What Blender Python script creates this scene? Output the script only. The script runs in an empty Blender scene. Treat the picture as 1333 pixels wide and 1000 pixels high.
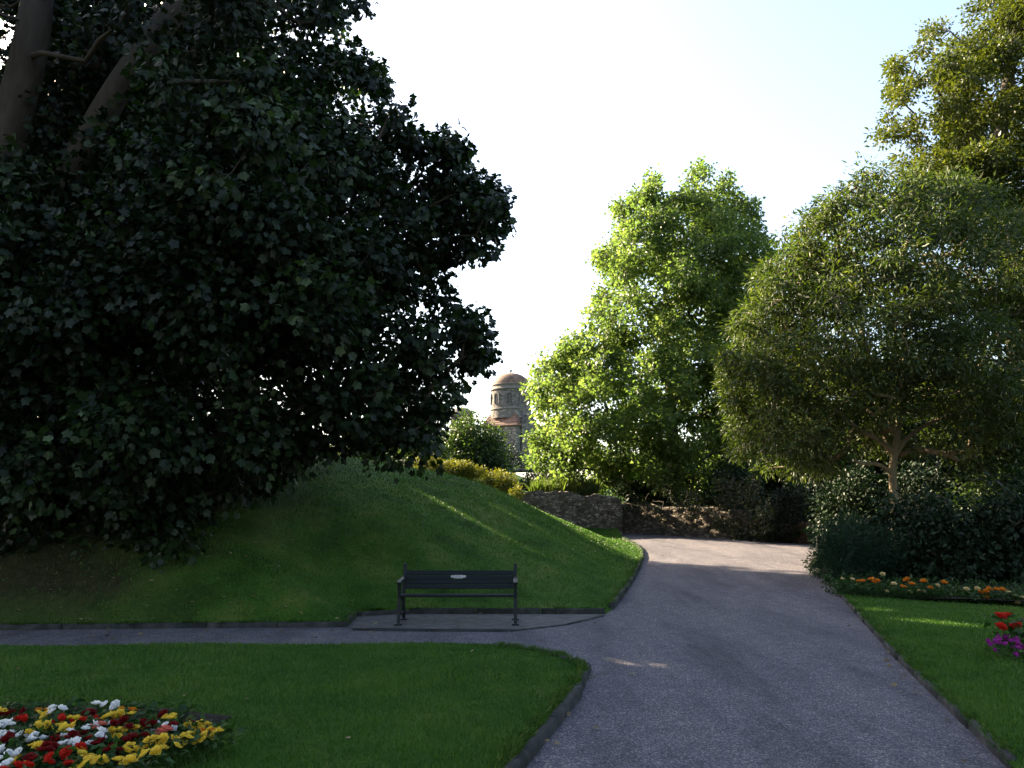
import bpy, bmesh, math, random
import numpy as np
from mathutils import Vector, Matrix
from mathutils.geometry import delaunay_2d_cdt

# ------------------------------------------------------------------ camera, sky, sun, exposure
S = bpy.context.scene
COL = S.collection
F_PX, CX, CY, CAM_H = 1030.0, 666.5, 500.0, 1.6
PITCH = math.atan(160 / F_PX)
cam_d = bpy.data.cameras.new('camera')
cam_d.sensor_width = 36.0
cam_d.lens = 36.0 * F_PX / 1333.0
cam_d.clip_start = 0.05
cam_d.clip_end = 3000
cam = bpy.data.objects.new('camera', cam_d)
cam.location = (0, 0, CAM_H)
cam.rotation_euler = (math.pi / 2 + PITCH, 0, 0)
COL.objects.link(cam)
S.camera = cam

SUN_AZ, SUN_EL = math.radians(53), math.radians(28)      # azimuth: to the left of the view direction (+Y)
SUN_DIR = np.array([-math.sin(SUN_AZ) * math.cos(SUN_EL), math.cos(SUN_AZ) * math.cos(SUN_EL), math.sin(SUN_EL)])
W = bpy.data.worlds.new('World')
S.world = W
W.use_nodes = True
nt = W.node_tree
sky = nt.nodes.new('ShaderNodeTexSky')
sky.sky_type = 'NISHITA'
sky.sun_disc = False
sky.sun_elevation = SUN_EL
sky.sun_rotation = -SUN_AZ
sky.air_density = 1.0
sky.dust_density = 2.2
sky.ozone_density = 0.3
bg = nt.nodes['Background']
hsv = nt.nodes.new('ShaderNodeHueSaturation')
hsv.inputs['Saturation'].default_value = 0.9
nt.links.new(sky.outputs[0], hsv.inputs['Color'])
nt.links.new(hsv.outputs[0], bg.inputs[0])
bg.inputs[1].default_value = 0.07

sd = bpy.data.lights.new('sun', 'SUN')
sd.energy = 5.0
sd.angle = math.radians(0.53)
sd.color = (1.0, 0.82, 0.56)
sun = bpy.data.objects.new('sun', sd)
sun.rotation_euler = Vector((-SUN_DIR[0], -SUN_DIR[1], -SUN_DIR[2])).to_track_quat('-Z', 'Y').to_euler()
COL.objects.link(sun)

S.view_settings.view_transform = 'Standard'
S.view_settings.look = 'None'
S.view_settings.exposure = 2.85
S.view_settings.gamma = 1.0
S.cycles.max_bounces = 6
S.cycles.diffuse_bounces = 3
S.cycles.glossy_bounces = 2
S.cycles.transmission_bounces = 4
S.cycles.transparent_max_bounces = 4

# ------------------------------------------------------------------ helpers
FWD = np.array([0, math.cos(PITCH), math.sin(PITCH)])
UP = np.array([0, -math.sin(PITCH), math.cos(PITCH)])
CAM = np.array([0, 0, CAM_H])

def ray(u, v):
    return F_PX * FWD + np.array([u - CX, 0, 0]) + (CY - v) * UP

def at(u, v, Y):
    """point of the view ray through photo pixel (u, v) at distance Y"""
    d = ray(u, v)
    return CAM + d * (Y / d[1])

def proj(P):
    Q = P - CAM
    z = Q @ FWD
    return CX + F_PX * Q[..., 0] / z, CY - F_PX * (Q @ UP) / z

def base(y):
    return 0.03 * np.clip(np.asarray(y, float) - 12, 0, 100)

def G(u, v, h=0.0):
    """ground point under photo pixel"""
    d = ray(u, v)
    lo, hi = 0.5, 400.0
    for _ in range(60):
        m = 0.5 * (lo + hi)
        p = CAM + d * (m / d[1])
        if p[2] - base(m) - h > 0:
            lo = m
        else:
            hi = m
    p = CAM + d * (lo / d[1])
    return np.array([p[0], p[1]])

def tag(o, label=None, cat=None, group=None, kind=None):
    if label: o['label'] = label
    if cat: o['category'] = cat
    if group: o['group'] = group
    if kind: o['kind'] = kind
    return o

def empty(name, loc=(0, 0, 0), label=None, cat=None, group=None):
    o = bpy.data.objects.new(name, None)
    o.location = tuple(float(c) for c in loc)
    o.empty_display_size = 0.2
    COL.objects.link(o)
    return tag(o, label, cat, group)

def mesh_np(name, V, faces_idx, nper, mat, smooth=False, attr=None):
    """V (n,3); faces_idx flat loops; nper: int or array of loop counts"""
    me = bpy.data.meshes.new(name)
    V = np.ascontiguousarray(V, np.float32)
    L = np.ascontiguousarray(faces_idx, np.int32).ravel()
    if np.isscalar(nper):
        npoly = len(L) // nper
        starts = np.arange(npoly, dtype=np.int32) * nper
    else:
        nper = np.asarray(nper, np.int32)
        starts = np.concatenate([[0], np.cumsum(nper)[:-1]]).astype(np.int32)
        npoly = len(nper)
    me.vertices.add(len(V)); me.vertices.foreach_set('co', V.ravel())
    me.loops.add(len(L)); me.loops.foreach_set('vertex_index', L)
    me.polygons.add(npoly); me.polygons.foreach_set('loop_start', starts)
    if smooth:
        me.polygons.foreach_set('use_smooth', np.ones(npoly, bool))
    if attr is not None:
        a = me.attributes.new('rnd', 'FLOAT', 'POINT')
        a.data.foreach_set('value', np.ascontiguousarray(attr, np.float32))
    me.update(calc_edges=True)
    me.validate()
    if mat: me.materials.append(mat)
    return me

def link(name, me, parent=None, loc=None):
    o = bpy.data.objects.new(name, me)
    COL.objects.link(o)
    if parent: o.parent = parent
    if loc is not None: o.location = tuple(float(c) for c in loc)
    return o

def bm_obj(name, bm, mat, parent=None, smooth=False, loc=None):
    me = bpy.data.meshes.new(name)
    bmesh.ops.recalc_face_normals(bm, faces=bm.faces[:])
    bm.to_mesh(me); bm.free()
    if smooth:
        for p in me.polygons: p.use_smooth = True
    me.materials.append(mat)
    return link(name, me, parent, loc)

def box(bm, c, s, rot=None, bevel=0.0):
    M = Matrix.Translation(Vector(c)) @ (rot.to_4x4() if rot else Matrix()) @ Matrix.Diagonal((s[0], s[1], s[2], 1))
    r = bmesh.ops.create_cube(bm, size=1.0, matrix=M)
    if bevel:
        es = {e for v in r['verts'] for e in v.link_edges}
        bmesh.ops.bevel(bm, geom=list(es), offset=bevel, segments=2, affect='EDGES', profile=0.6)

def tube_arrays(path, radii, sides=8):
    path = np.asarray(path, float); radii = np.asarray(radii, float)
    n = len(path)
    T = np.gradient(path, axis=0)
    T /= np.linalg.norm(T, axis=1)[:, None] + 1e-9
    ref = np.array([0.0, 1, 0]) if abs(T[0][1]) < 0.8 else np.array([1.0, 0, 0])
    A = np.cross(T, ref); A /= np.linalg.norm(A, axis=1)[:, None] + 1e-9
    B = np.cross(T, A)
    a = np.linspace(0, 2 * math.pi, sides, endpoint=False)
    V = path[:, None] + radii[:, None, None] * (A[:, None] * np.cos(a)[None, :, None] + B[:, None] * np.sin(a)[None, :, None])
    V = V.reshape(-1, 3)
    i, j = np.meshgrid(np.arange(n - 1), np.arange(sides), indexing='ij')
    jn = (j + 1) % sides
    Fq = np.stack([i * sides + j, i * sides + jn, (i + 1) * sides + jn, (i + 1) * sides + j], -1).reshape(-1, 4)
    return V, Fq

def tubes_mesh(name, tubes, mat):
    Vs, Fs, off = [], [], 0
    for path, radii, sides in tubes:
        V, Fq = tube_arrays(path, radii, sides)
        Vs.append(V); Fs.append(Fq + off); off += len(V)
    return mesh_np(name, np.concatenate(Vs), np.concatenate(Fs), 4, mat, smooth=True)

def in_poly(px, py, poly):
    poly = np.asarray(poly, float)
    x1, y1 = poly[:, 0], poly[:, 1]
    x2, y2 = np.roll(x1, -1), np.roll(y1, -1)
    c = np.zeros(len(px), bool)
    for a, b, c2, d in zip(x1, y1, x2, y2):
        if b == d: continue
        k = ((b > py) != (d > py)) & (px < (c2 - a) * (py - b) / (d - b) + a)
        c ^= k
    return c

def dist_poly(px, py, poly, closed=True):
    poly = np.asarray(poly, float)
    P = np.stack([px, py], -1)
    best = np.full(len(px), 1e9)
    m = len(poly) if closed else len(poly) - 1
    for i in range(m):
        a, b = poly[i], poly[(i + 1) % len(poly)]
        ab = b - a
        t = np.clip(((P - a) @ ab) / (ab @ ab + 1e-12), 0, 1)
        best = np.minimum(best, np.linalg.norm(P - a - t[:, None] * ab, axis=1))
    return best

def sstep(a, b, x):
    t = np.clip((x - a) / (b - a), 0, 1)
    return t * t * (3 - 2 * t)

# ------------------------------------------------------------------ materials
def new_mat(name):
    m = bpy.data.materials.new(name)
    m.use_nodes = True
    t = m.node_tree
    return m, t, t.nodes['Principled BSDF'], t.nodes['Material Output']

def ramp(t, cols, pos=None):
    r = t.nodes.new('ShaderNodeValToRGB')
    els = r.color_ramp.elements
    pos = pos or [i / (len(cols) - 1) for i in range(len(cols))]
    while len(els) < len(cols): els.new(0.5)
    for e, c, p in zip(els, cols, pos):
        e.position = p; e.color = (c[0], c[1], c[2], 1)
    return r

def noise(t, scale, detail=4, rough=0.55, coord='Object', vec=None):
    n = t.nodes.new('ShaderNodeTexNoise')
    n.inputs['Scale'].default_value = scale
    n.inputs['Detail'].default_value = detail
    n.inputs['Roughness'].default_value = rough
    if vec is None:
        tc = t.nodes.new('ShaderNodeTexCoord')
        vec = tc.outputs[coord]
    t.links.new(vec, n.inputs['Vector'])
    return n

def mixc(t, fac, a, b, mode='MIX'):
    m = t.nodes.new('ShaderNodeMix'); m.data_type = 'RGBA'; m.blend_type = mode
    for val, sock in ((fac, m.inputs[0]), (a, m.inputs[6]), (b, m.inputs[7])):
        if hasattr(val, 'is_linked'): t.links.new(val, sock)
        elif isinstance(val, (int, float)): sock.default_value = val
        else: sock.default_value = (*val, 1)
    return m.outputs[2]

def bump(t, bs, height, strength=0.4, dist=0.02):
    b = t.nodes.new('ShaderNodeBump')
    b.inputs['Strength'].default_value = strength
    b.inputs['Distance'].default_value = dist
    t.links.new(height, b.inputs['Height'])
    t.links.new(b.outputs[0], bs.inputs['Normal'])
    return b

def leaf_mat(name, cols, pos=None, trans=0.4, tcol=None, rough=0.45, spec=0.35):
    """leaf blade: glossy upper skin plus light let through; colour varies from leaf to leaf"""
    m, t, bs, out = new_mat(name)
    at_ = t.nodes.new('ShaderNodeAttribute'); at_.attribute_name = 'rnd'
    r = ramp(t, cols, pos); t.links.new(at_.outputs['Fac'], r.inputs[0])
    t.links.new(r.outputs[0], bs.inputs['Base Color'])
    bs.inputs['Roughness'].default_value = rough
    bs.inputs['Specular IOR Level'].default_value = spec
    tr = t.nodes.new('ShaderNodeBsdfTranslucent')
    tc = tcol or (1.6, 1.9, 0.55)
    t.links.new(mixc(t, 1.0, r.outputs[0], tc, 'MULTIPLY'), tr.inputs[0])
    mx = t.nodes.new('ShaderNodeMixShader'); mx.inputs[0].default_value = trans
    t.links.new(bs.outputs[0], mx.inputs[1]); t.links.new(tr.outputs[0], mx.inputs[2])
    t.links.new(mx.outputs[0], out.inputs['Surface'])
    return m

def noise_mat(name, cols, scale, rough=0.8, bstr=0.4, bdist=0.02, pos=None, detail=5, spec=0.3, fine=None):
    m, t, bs, out = new_mat(name)
    n = noise(t, scale, detail)
    r = ramp(t, cols, pos or [0.3 + 0.4 * i / (len(cols) - 1) for i in range(len(cols))])
    t.links.new(n.outputs[0], r.inputs[0])
    t.links.new(r.outputs[0], bs.inputs['Base Color'])
    bs.inputs['Roughness'].default_value = rough
    bs.inputs['Specular IOR Level'].default_value = spec
    n2 = noise(t, fine or scale * 4, 4)
    bump(t, bs, n2.outputs[0], bstr, bdist)
    return m

def bark_mat(name, c1, c2, scale=6):
    m, t, bs, out = new_mat(name)
    tc = t.nodes.new('ShaderNodeTexCoord')
    mp = t.nodes.new('ShaderNodeMapping'); mp.inputs['Scale'].default_value = (1, 1, 0.22)
    t.links.new(tc.outputs['Object'], mp.inputs[0])
    n = noise(t, scale, 6, 0.65, vec=mp.outputs[0])
    r = ramp(t, [c1, c2], [0.35, 0.68]); t.links.new(n.outputs[0], r.inputs[0])
    n3 = noise(t, 1.3, 3)
    t.links.new(mixc(t, n3.outputs[0], r.outputs[0], (c2[0] * .8, c2[1] * .9, c2[2] * .75)), bs.inputs['Base Color'])
    bs.inputs['Roughness'].default_value = 0.9
    bump(t, bs, n.outputs[0], 0.8, 0.04)
    return m

def path_mat():
    m, t, bs, out = new_mat('bound_gravel')
    v = t.nodes.new('ShaderNodeTexVoronoi'); v.inputs['Scale'].default_value = 105
    tc = t.nodes.new('ShaderNodeTexCoord'); t.links.new(tc.outputs['Object'], v.inputs['Vector'])
    r = ramp(t, [(.038, .036, .047), (.074, .070, .090), (.120, .112, .130), (.27, .24, .22)], [0, .45, .8, 1])
    sep = t.nodes.new('ShaderNodeSeparateColor'); t.links.new(v.outputs['Color'], sep.inputs[0])
    t.links.new(sep.outputs[0], r.inputs[0])
    mpp = t.nodes.new('ShaderNodeMapping'); mpp.inputs['Scale'].default_value = (1.6, .35, 1); mpp.inputs['Rotation'].default_value = (0, 0, .25)
    t.links.new(tc.outputs['Object'], mpp.inputs[0])
    n = noise(t, 0.9, 6, 0.65, vec=mpp.outputs[0])
    r2 = ramp(t, [(.58, .58, .61), (.98, .97, .98), (1.25, 1.2, 1.14)], [.33, .5, .68]); t.links.new(n.outputs[0], r2.inputs[0])
    n3 = noise(t, 5, 4, 0.6)
    r3 = ramp(t, [(.82, .82, .82), (1.15, 1.15, 1.15)], [.3, .7]); t.links.new(n3.outputs[0], r3.inputs[0])
    c = mixc(t, 1.0, r.outputs[0], r2.outputs[0], 'MULTIPLY')
    c = mixc(t, 1.0, c, r3.outputs[0], 'MULTIPLY')
    t.links.new(c, bs.inputs['Base Color'])
    bs.inputs['Roughness'].default_value = 0.85
    bs.inputs['Specular IOR Level'].default_value = 0.25
    bump(t, bs, v.outputs['Distance'], 0.7, 0.006)
    return m

def turf_mat():
    m, t, bs, out = new_mat('turf')
    n = noise(t, 1.1, 5, 0.6)
    r = ramp(t, [(.020, .050, .008), (.042, .098, .014), (.090, .125, .027)], [.33, .5, .68]); t.links.new(n.outputs[0], r.inputs[0])
    n2 = noise(t, 38, 3, 0.6)
    r2 = ramp(t, [(.5, .5, .5), (1.35, 1.35, 1.2)], [.3, .72]); t.links.new(n2.outputs[0], r2.inputs[0])
    c = mixc(t, 1.0, r.outputs[0], r2.outputs[0], 'MULTIPLY')
    # worn earth under the big tree on the left of the bank
    geo = t.nodes.new('ShaderNodeNewGeometry')
    sx = t.nodes.new('ShaderNodeSeparateXYZ'); t.links.new(geo.outputs['Position'], sx.inputs[0])
    nb = noise(t, 0.5, 5, 0.65)
    ma = t.nodes.new('ShaderNodeMath'); ma.operation = 'MULTIPLY_ADD'
    t.links.new(nb.outputs[0], ma.inputs[0]); ma.inputs[1].default_value = 7.0
    t.links.new(sx.outputs[0], ma.inputs[2])
    mr = t.nodes.new('ShaderNodeMapRange'); t.links.new(ma.outputs[0], mr.inputs[0])
    mr.inputs[1].default_value = 0.2; mr.inputs[2].default_value = -2.6
    # only where the tree stands: y > 11
    my = t.nodes.new('ShaderNodeMapRange'); t.links.new(sx.outputs[1], my.inputs[0])
    my.inputs[1].default_value = 10.2; my.inputs[2].default_value = 11.5
    mm = t.nodes.new('ShaderNodeMath'); mm.operation = 'MULTIPLY'
    t.links.new(mr.outputs[0], mm.inputs[0]); t.links.new(my.outputs[0], mm.inputs[1])
    n5 = noise(t, 9, 5, 0.65)
    r5 = ramp(t, [(.012, .009, .006), (.03, .023, .014), (.055, .042, .024)], [.3, .55, .75]); t.links.new(n5.outputs[0], r5.inputs[0])
    m7 = t.nodes.new('ShaderNodeMath'); m7.operation = 'MULTIPLY'; m7.inputs[1].default_value = .88
    t.links.new(mm.outputs[0], m7.inputs[0])
    t.links.new(mixc(t, m7.outputs[0], c, r5.outputs[0]), bs.inputs['Base Color'])
    bs.inputs['Roughness'].default_value = 0.85
    bs.inputs['Specular IOR Level'].default_value = 0.05
    bump(t, bs, n2.outputs[0], 0.7, 0.03)
    return m

def rubble_mat(name, c_lo, c_mid, c_hi, mortar, scale=5.0, squash=1.8):
    m, t, bs, out = new_mat(name)
    tc = t.nodes.new('ShaderNodeTexCoord')
    mp = t.nodes.new('ShaderNodeMapping'); mp.inputs['Scale'].default_value = (1, 1, squash)
    t.links.new(tc.outputs['Object'], mp.inputs[0])
    v = t.nodes.new('ShaderNodeTexVoronoi'); v.inputs['Scale'].default_value = scale
    t.links.new(mp.outputs[0], v.inputs['Vector'])
    ve = t.nodes.new('ShaderNodeTexVoronoi'); ve.feature = 'DISTANCE_TO_EDGE'; ve.inputs['Scale'].default_value = scale
    t.links.new(mp.outputs[0], ve.inputs['Vector'])
    sep = t.nodes.new('ShaderNodeSeparateColor'); t.links.new(v.outputs['Color'], sep.inputs[0])
    r = ramp(t, [c_lo, c_mid, c_hi]); t.links.new(sep.outputs[0], r.inputs[0])
    n = noise(t, scale * .35, 5, 0.6)
    r2 = ramp(t, [(.6, .6, .6), (1.2, 1.15, 1.1)], [.3, .7]); t.links.new(n.outputs[0], r2.inputs[0])
    c = mixc(t, 1.0, r.outputs[0], r2.outputs[0], 'MULTIPLY')
    mr = t.nodes.new('ShaderNodeMapRange'); t.links.new(ve.outputs['Distance'], mr.inputs[0])
    mr.inputs[1].default_value = 0.03; mr.inputs[2].default_value = 0.12
    c = mixc(t, mr.outputs[0], mortar, c)
    t.links.new(c, bs.inputs['Base Color'])
    bs.inputs['Roughness'].default_value = 0.9
    bs.inputs['Specular IOR Level'].default_value = 0.2
    bump(t, bs, mr.outputs[0], 0.9, 0.04)
    return m

M = {}
M['path'] = path_mat()
M['turf'] = turf_mat()
M['soil'] = noise_mat('dark_soil', [(.007, .006, .004), (.016, .012, .008), (.032, .024, .016)], 7, .95, .8, .05)
M['kerb'] = noise_mat('edging_stone', [(.010, .011, .010), (.024, .024, .024), (.05, .048, .045)], 7, .85, .5, .01)
M['pad'] = noise_mat('pad_concrete', [(.045, .042, .045), (.075, .07, .072), (.105, .098, .096)], 6, .85, .4, .008)
M['bark_l'] = bark_mat('grey_bark', (.020, .014, .010), (.085, .062, .046))
M['bark_d'] = bark_mat('dark_bark', (.02, .015, .011), (.07, .055, .042))
M['bark_p'] = bark_mat('pale_bark', (.06, .043, .03), (.25, .18, .115), 9)
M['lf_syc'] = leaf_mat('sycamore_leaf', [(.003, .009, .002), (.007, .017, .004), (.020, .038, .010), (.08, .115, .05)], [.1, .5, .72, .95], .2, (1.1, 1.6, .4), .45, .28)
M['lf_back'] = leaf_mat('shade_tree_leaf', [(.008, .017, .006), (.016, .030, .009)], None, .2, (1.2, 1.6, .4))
M['lf_lime'] = leaf_mat('bright_maple_leaf', [(.040, .070, .018), (.078, .118, .034), (.13, .165, .058), (.19, .18, .06)], [.1, .5, .85, 1], .52, (2.0, 2.1, 1.1), .45, .3)
M['lf_ash'] = leaf_mat('narrow_leaf', [(.016, .030, .009), (.043, .066, .019), (.085, .106, .034), (.14, .12, .05)], [.1, .5, .85, 1], .38, (1.6, 1.7, .5), .5, .28)
M['lf_gold'] = leaf_mat('turning_leaf', [(.024, .036, .010), (.048, .068, .014), (.09, .105, .02), (.15, .11, .02)], [0, .5, .94, 1], .4, (1.6, 1.5, .5))
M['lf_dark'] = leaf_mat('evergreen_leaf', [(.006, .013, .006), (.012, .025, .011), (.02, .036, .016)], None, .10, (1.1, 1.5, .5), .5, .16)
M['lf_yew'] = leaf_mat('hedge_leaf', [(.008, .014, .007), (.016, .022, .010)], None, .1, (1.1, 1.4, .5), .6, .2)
M['lf_feather'] = leaf_mat('feathery_leaf', [(.012, .032, .020), (.024, .055, .032)], None, .2, (1.2, 1.6, .6), .6, .2)
M['lf_bush'] = leaf_mat('bush_leaf', [(.022, .042, .014), (.042, .072, .022), (.07, .10, .03)], None, .3, (1.5, 1.7, .5), .45, .35)
M['lf_goldhedge'] = leaf_mat('golden_hedge_leaf', [(.045, .060, .008), (.10, .11, .012), (.17, .155, .02)], None, .35, (1.6, 1.6, .5), .5, .3)
M['lf_grassy'] = leaf_mat('tall_grass_leaf', [(.05, .085, .02), (.10, .13, .035)], None, .4, (1.5, 1.6, .6))
M['lf_ivy'] = leaf_mat('creeper_leaf', [(.014, .024, .010), (.035, .045, .018), (.085, .075, .035)], None, .25, (1.3, 1.5, .5))
M['blade'] = leaf_mat('grass_blade', [(.020, .058, .008), (.044, .112, .015), (.085, .14, .025), (.14, .145, .055)], [.05, .5, .88, 1], .25, (1.4, 1.6, .5), .5, .25)
M['litter'] = leaf_mat('fallen_leaf', [(.07, .045, .02), (.16, .11, .05), (.26, .2, .12)], None, .1, (1, 1, 1), .7, .2)

# ------------------------------------------------------------------ leaf templates (x across, y towards the tip, z the blade's normal)
def lobed():
    c = (0, .42, 0)
    pts = [(.05, .06)]
    for ang, r in ((-32, .40), (-8, .33), (28, .54), (58, .38), (90, .60), (122, .38), (152, .54), (188, .33), (212, .40)):
        a = math.radians(ang)
        pts.append((r * math.cos(a), .42 + r * math.sin(a)))
    pts.append((-.05, .06))
    V = [c] + [(x, y, -.22 * abs(x) - .10 * max(0, y - .5)) for x, y in pts]
    Fs = [(0, i, i + 1) for i in range(1, len(pts))]
    return np.array(V), np.array(Fs)

def lobed3():
    pts = [(0, 0), (.42, .25), (.22, .42), (.5, .68), (.18, .66), (0, 1), (-.18, .66), (-.5, .68), (-.22, .42), (-.42, .25)]
    V = [(0, .45, .04)] + [(x, y, -.18 * abs(x)) for x, y in pts]
    n = len(pts)
    Fs = [(0, 1 + i, 1 + (i + 1) % n) for i in range(n)]
    return np.array(V), np.array(Fs)

def blade_leaf(w, fold=.12):
    V = np.array([(0, 0, 0), (w, .42, fold * w * 2), (0, 1, -.12), (-w, .42, fold * w * 2), (0, .45, -.02)])
    return V, np.array([(0, 1, 4), (1, 2, 4), (2, 3, 4), (3, 0, 4)])

def rhomb(w):
    V = np.array([(0, 0, 0), (w, .42, .05), (0, 1, -.06), (-w, .42, .05)])
    return V, np.array([(0, 1, 2), (0, 2, 3)])

def lobed2():
    V = np.array([(0, 0, 0), (.46, .36, -.08), (.20, .55, 0), (0, 1, -.1), (-.20, .55, 0), (-.46, .36, -.08)])
    return V, np.array([(0, 1, 2), (0, 2, 3), (0, 3, 4), (0, 4, 5)])

LOBED2 = lobed2()
LOBED, LOBED3, OVATE, LANCE, RHOMB, NEEDLE = lobed(), lobed3(), blade_leaf(.28), rhomb(.12), rhomb(.30), rhomb(.045)

def leaf_mesh(name, P, tipdir, size, tmpl, mat, rng, up_bias=.9, wild=.75, tone=None, tmix=.5):
    """one leaf per row of P, its tip along tipdir"""
    n = len(P)
    a = tipdir / (np.linalg.norm(tipdir, axis=1)[:, None] + 1e-9)
    nrm = rng.normal(0, wild, (n, 3)); nrm[:, 2] += up_bias
    nrm -= (nrm * a).sum(1)[:, None] * a
    nrm /= np.linalg.norm(nrm, axis=1)[:, None] + 1e-9
    b = np.cross(a, nrm)
    s = size * rng.uniform(.55, 1.2, n)
    T, Fc = tmpl
    V = P[:, None] + s[:, None, None] * (T[None, :, 0, None] * b[:, None] + T[None, :, 1, None] * a[:, None] + T[None, :, 2, None] * nrm[:, None])
    k = len(T)
    idx = (np.arange(n) * k)[:, None, None] + Fc[None]
    rr = rng.random(n)
    if tone is not None: rr = np.clip(rr * (1 - tmix) + tone * tmix, 0, 1)
    rnd = np.repeat(rr, k)
    return mesh_np(name, V.reshape(-1, 3), idx.reshape(-1), 3, mat, attr=rnd)

# gaps in the canopy through which the sun reaches these ground points: (point, gap radius)
SUN_GAPS = []
def prune(P, pad=0.0):
    keep = np.ones(len(P), bool)
    for q, r in SUN_GAPS:
        w = P - q
        t = w @ SUN_DIR
        d = np.linalg.norm(w - t[:, None] * SUN_DIR, axis=1)
        keep &= ~((d < r + pad) & (t > 1.0))
    return keep

def sprigs(clumps, per, rng, shell=.55, flat=.8):
    """leafy twig positions inside the clumps, denser towards each clump's skin; returns points and outward directions"""
    C = np.array([c[:3] for c in clumps]); R = np.array([c[3] for c in clumps])
    n = np.maximum(9, (per * R ** 2).astype(int))
    i = np.repeat(np.arange(len(C)), n)
    d = rng.normal(0, 1, (len(i), 3)); d /= np.linalg.norm(d, axis=1)[:, None]
    r = rng.random(len(i)) ** (1 / (1 + 2 * shell))
    off = d * (r * R[i])[:, None]
    off[:, 2] *= flat
    return C[i] + off, d, i

def leaves_on(SP, D, k, spread, rng, droop=.5, out=.5):
    n = len(SP)
    j = np.repeat(np.arange(n), k)
    o = np.clip(rng.normal(0, 1, (len(j), 3)), -1.5, 1.5)
    P = SP[j] + o * spread * np.array([1, 1, .75])
    tip = D[j] * out + o * .45 + rng.normal(0, .35, (len(j), 3))
    tip[:, 2] -= droop
    return P, tip

def crown_clumps(poly, Yc, thick, n, rmin, rmax, rng, edge_r=None, fill=.0, margin=.22):
    """clump centres filling a crown whose outline seen from the path is poly (photo pixels), rounded in depth"""
    poly = np.asarray(poly, float)
    lo, hi = poly.min(0), poly.max(0)
    out = []
    while len(out) < n:
        u = rng.uniform(lo[0], hi[0], 400); v = rng.uniform(lo[1], hi[1], 400)
        ok = in_poly(u, v, poly)
        u, v = u[ok], v[ok]
        dm = dist_poly(u, v, poly) * Yc / F_PX - margin
        for uu, vv, dd in zip(u, v, dm):
            if dd < .02: continue
            r = rng.uniform(rmin, rmax)
            if dd < r * 1.05:
                r = max(.14, dd / 1.05)
            half = thick * math.sqrt(max(0, 1 - (1 - min(1, dd / thick)) ** 2))
            s = rng.uniform(-1, 1)
            s = math.copysign(abs(s) ** (1 - fill), s)
            p = at(uu, vv, Yc + s * half)
            out.append((p[0], p[1], p[2], r))
            if len(out) >= n: break
    return out

def edge_sprays(poly, Yc, n, rmin, rmax, rng, vmax=1e9, push=6):
    """small leafy shoots that stand out past the crown's outline"""
    poly = np.asarray(poly, float)
    a, b = poly, np.roll(poly, -1, 0)
    L = np.linalg.norm(b - a, axis=1)
    out = []
    while len(out) < n:
        i = rng.choice(len(poly), p=L / L.sum())
        q = a[i] + (b[i] - a[i]) * rng.random()
        if q[1] > vmax or not (-80 < q[0] < 1420 and -60 < q[1] < 760): continue
        nn = np.array([b[i][1] - a[i][1], a[i][0] - b[i][0]]) / (L[i] + 1e-9)
        if in_poly(*[np.array([w]) for w in (q + nn * 3)], poly)[0]: nn = -nn
        p = at(*(q + nn * rng.uniform(-push - 10, push - 8)), Yc + rng.uniform(-1.2, 1.2))
        out.append((p[0], p[1], p[2], rng.uniform(rmin, rmax)))
    return out

def grow_limbs(trunk_pts, clumps, rng, r_tip=.012, power=.46, rmax=.3, sides=6, twist=.12):
    """branches that reach every clump, each from the nearest wood already grown; thickness by what it carries"""
    nodes = [np.asarray(p, float) for p in trunk_pts]
    parent = [-1] + list(range(len(trunk_pts) - 1))
    C = np.array([c[:3] for c in clumps])
    d0 = np.min(np.linalg.norm(C[:, None] - np.array(trunk_pts)[None], axis=2), axis=1)
    N = np.array(nodes)
    segs = []
    for ci in np.argsort(d0):
        c = C[ci]
        w = c - N
        dist = np.linalg.norm(w, axis=1)
        cost = dist + np.clip(-w[:, 2], 0, None) * 1.5
        k = int(np.argmin(cost))
        p = N[k]
        m = max(2, int(dist[k] / .7) + 1)
        prev = k
        ids = [k]
        for s in range(1, m + 1):
            f = s / m
            q = p + (c - p) * f
            q = q + np.array([0, 0, -math.sin(math.pi * f) * dist[k] * .08]) + rng.normal(0, twist, 3) * min(1, dist[k]) * (f < 1)
            nodes.append(q); parent.append(prev)
            prev = len(nodes) - 1
            ids.append(prev)
        segs.append(ids)
        N = np.array(nodes)
    cnt = np.zeros(len(nodes))
    for ids in segs: cnt[ids[-1]] += 1
    for i in range(len(nodes) - 1, 0, -1):
        cnt[parent[i]] += cnt[i]
    rad = np.minimum(rmax, r_tip * np.maximum(1, cnt) ** power)
    tubes = []
    for ids in segs:
        rr = rad[ids].copy()
        rr[0] = min(rr[0], rr[1] * 1.25)
        rr[-1] = min(rr[-1], r_tip * .6)
        tubes.append((N[ids], rr, sides))
    return tubes

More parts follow.
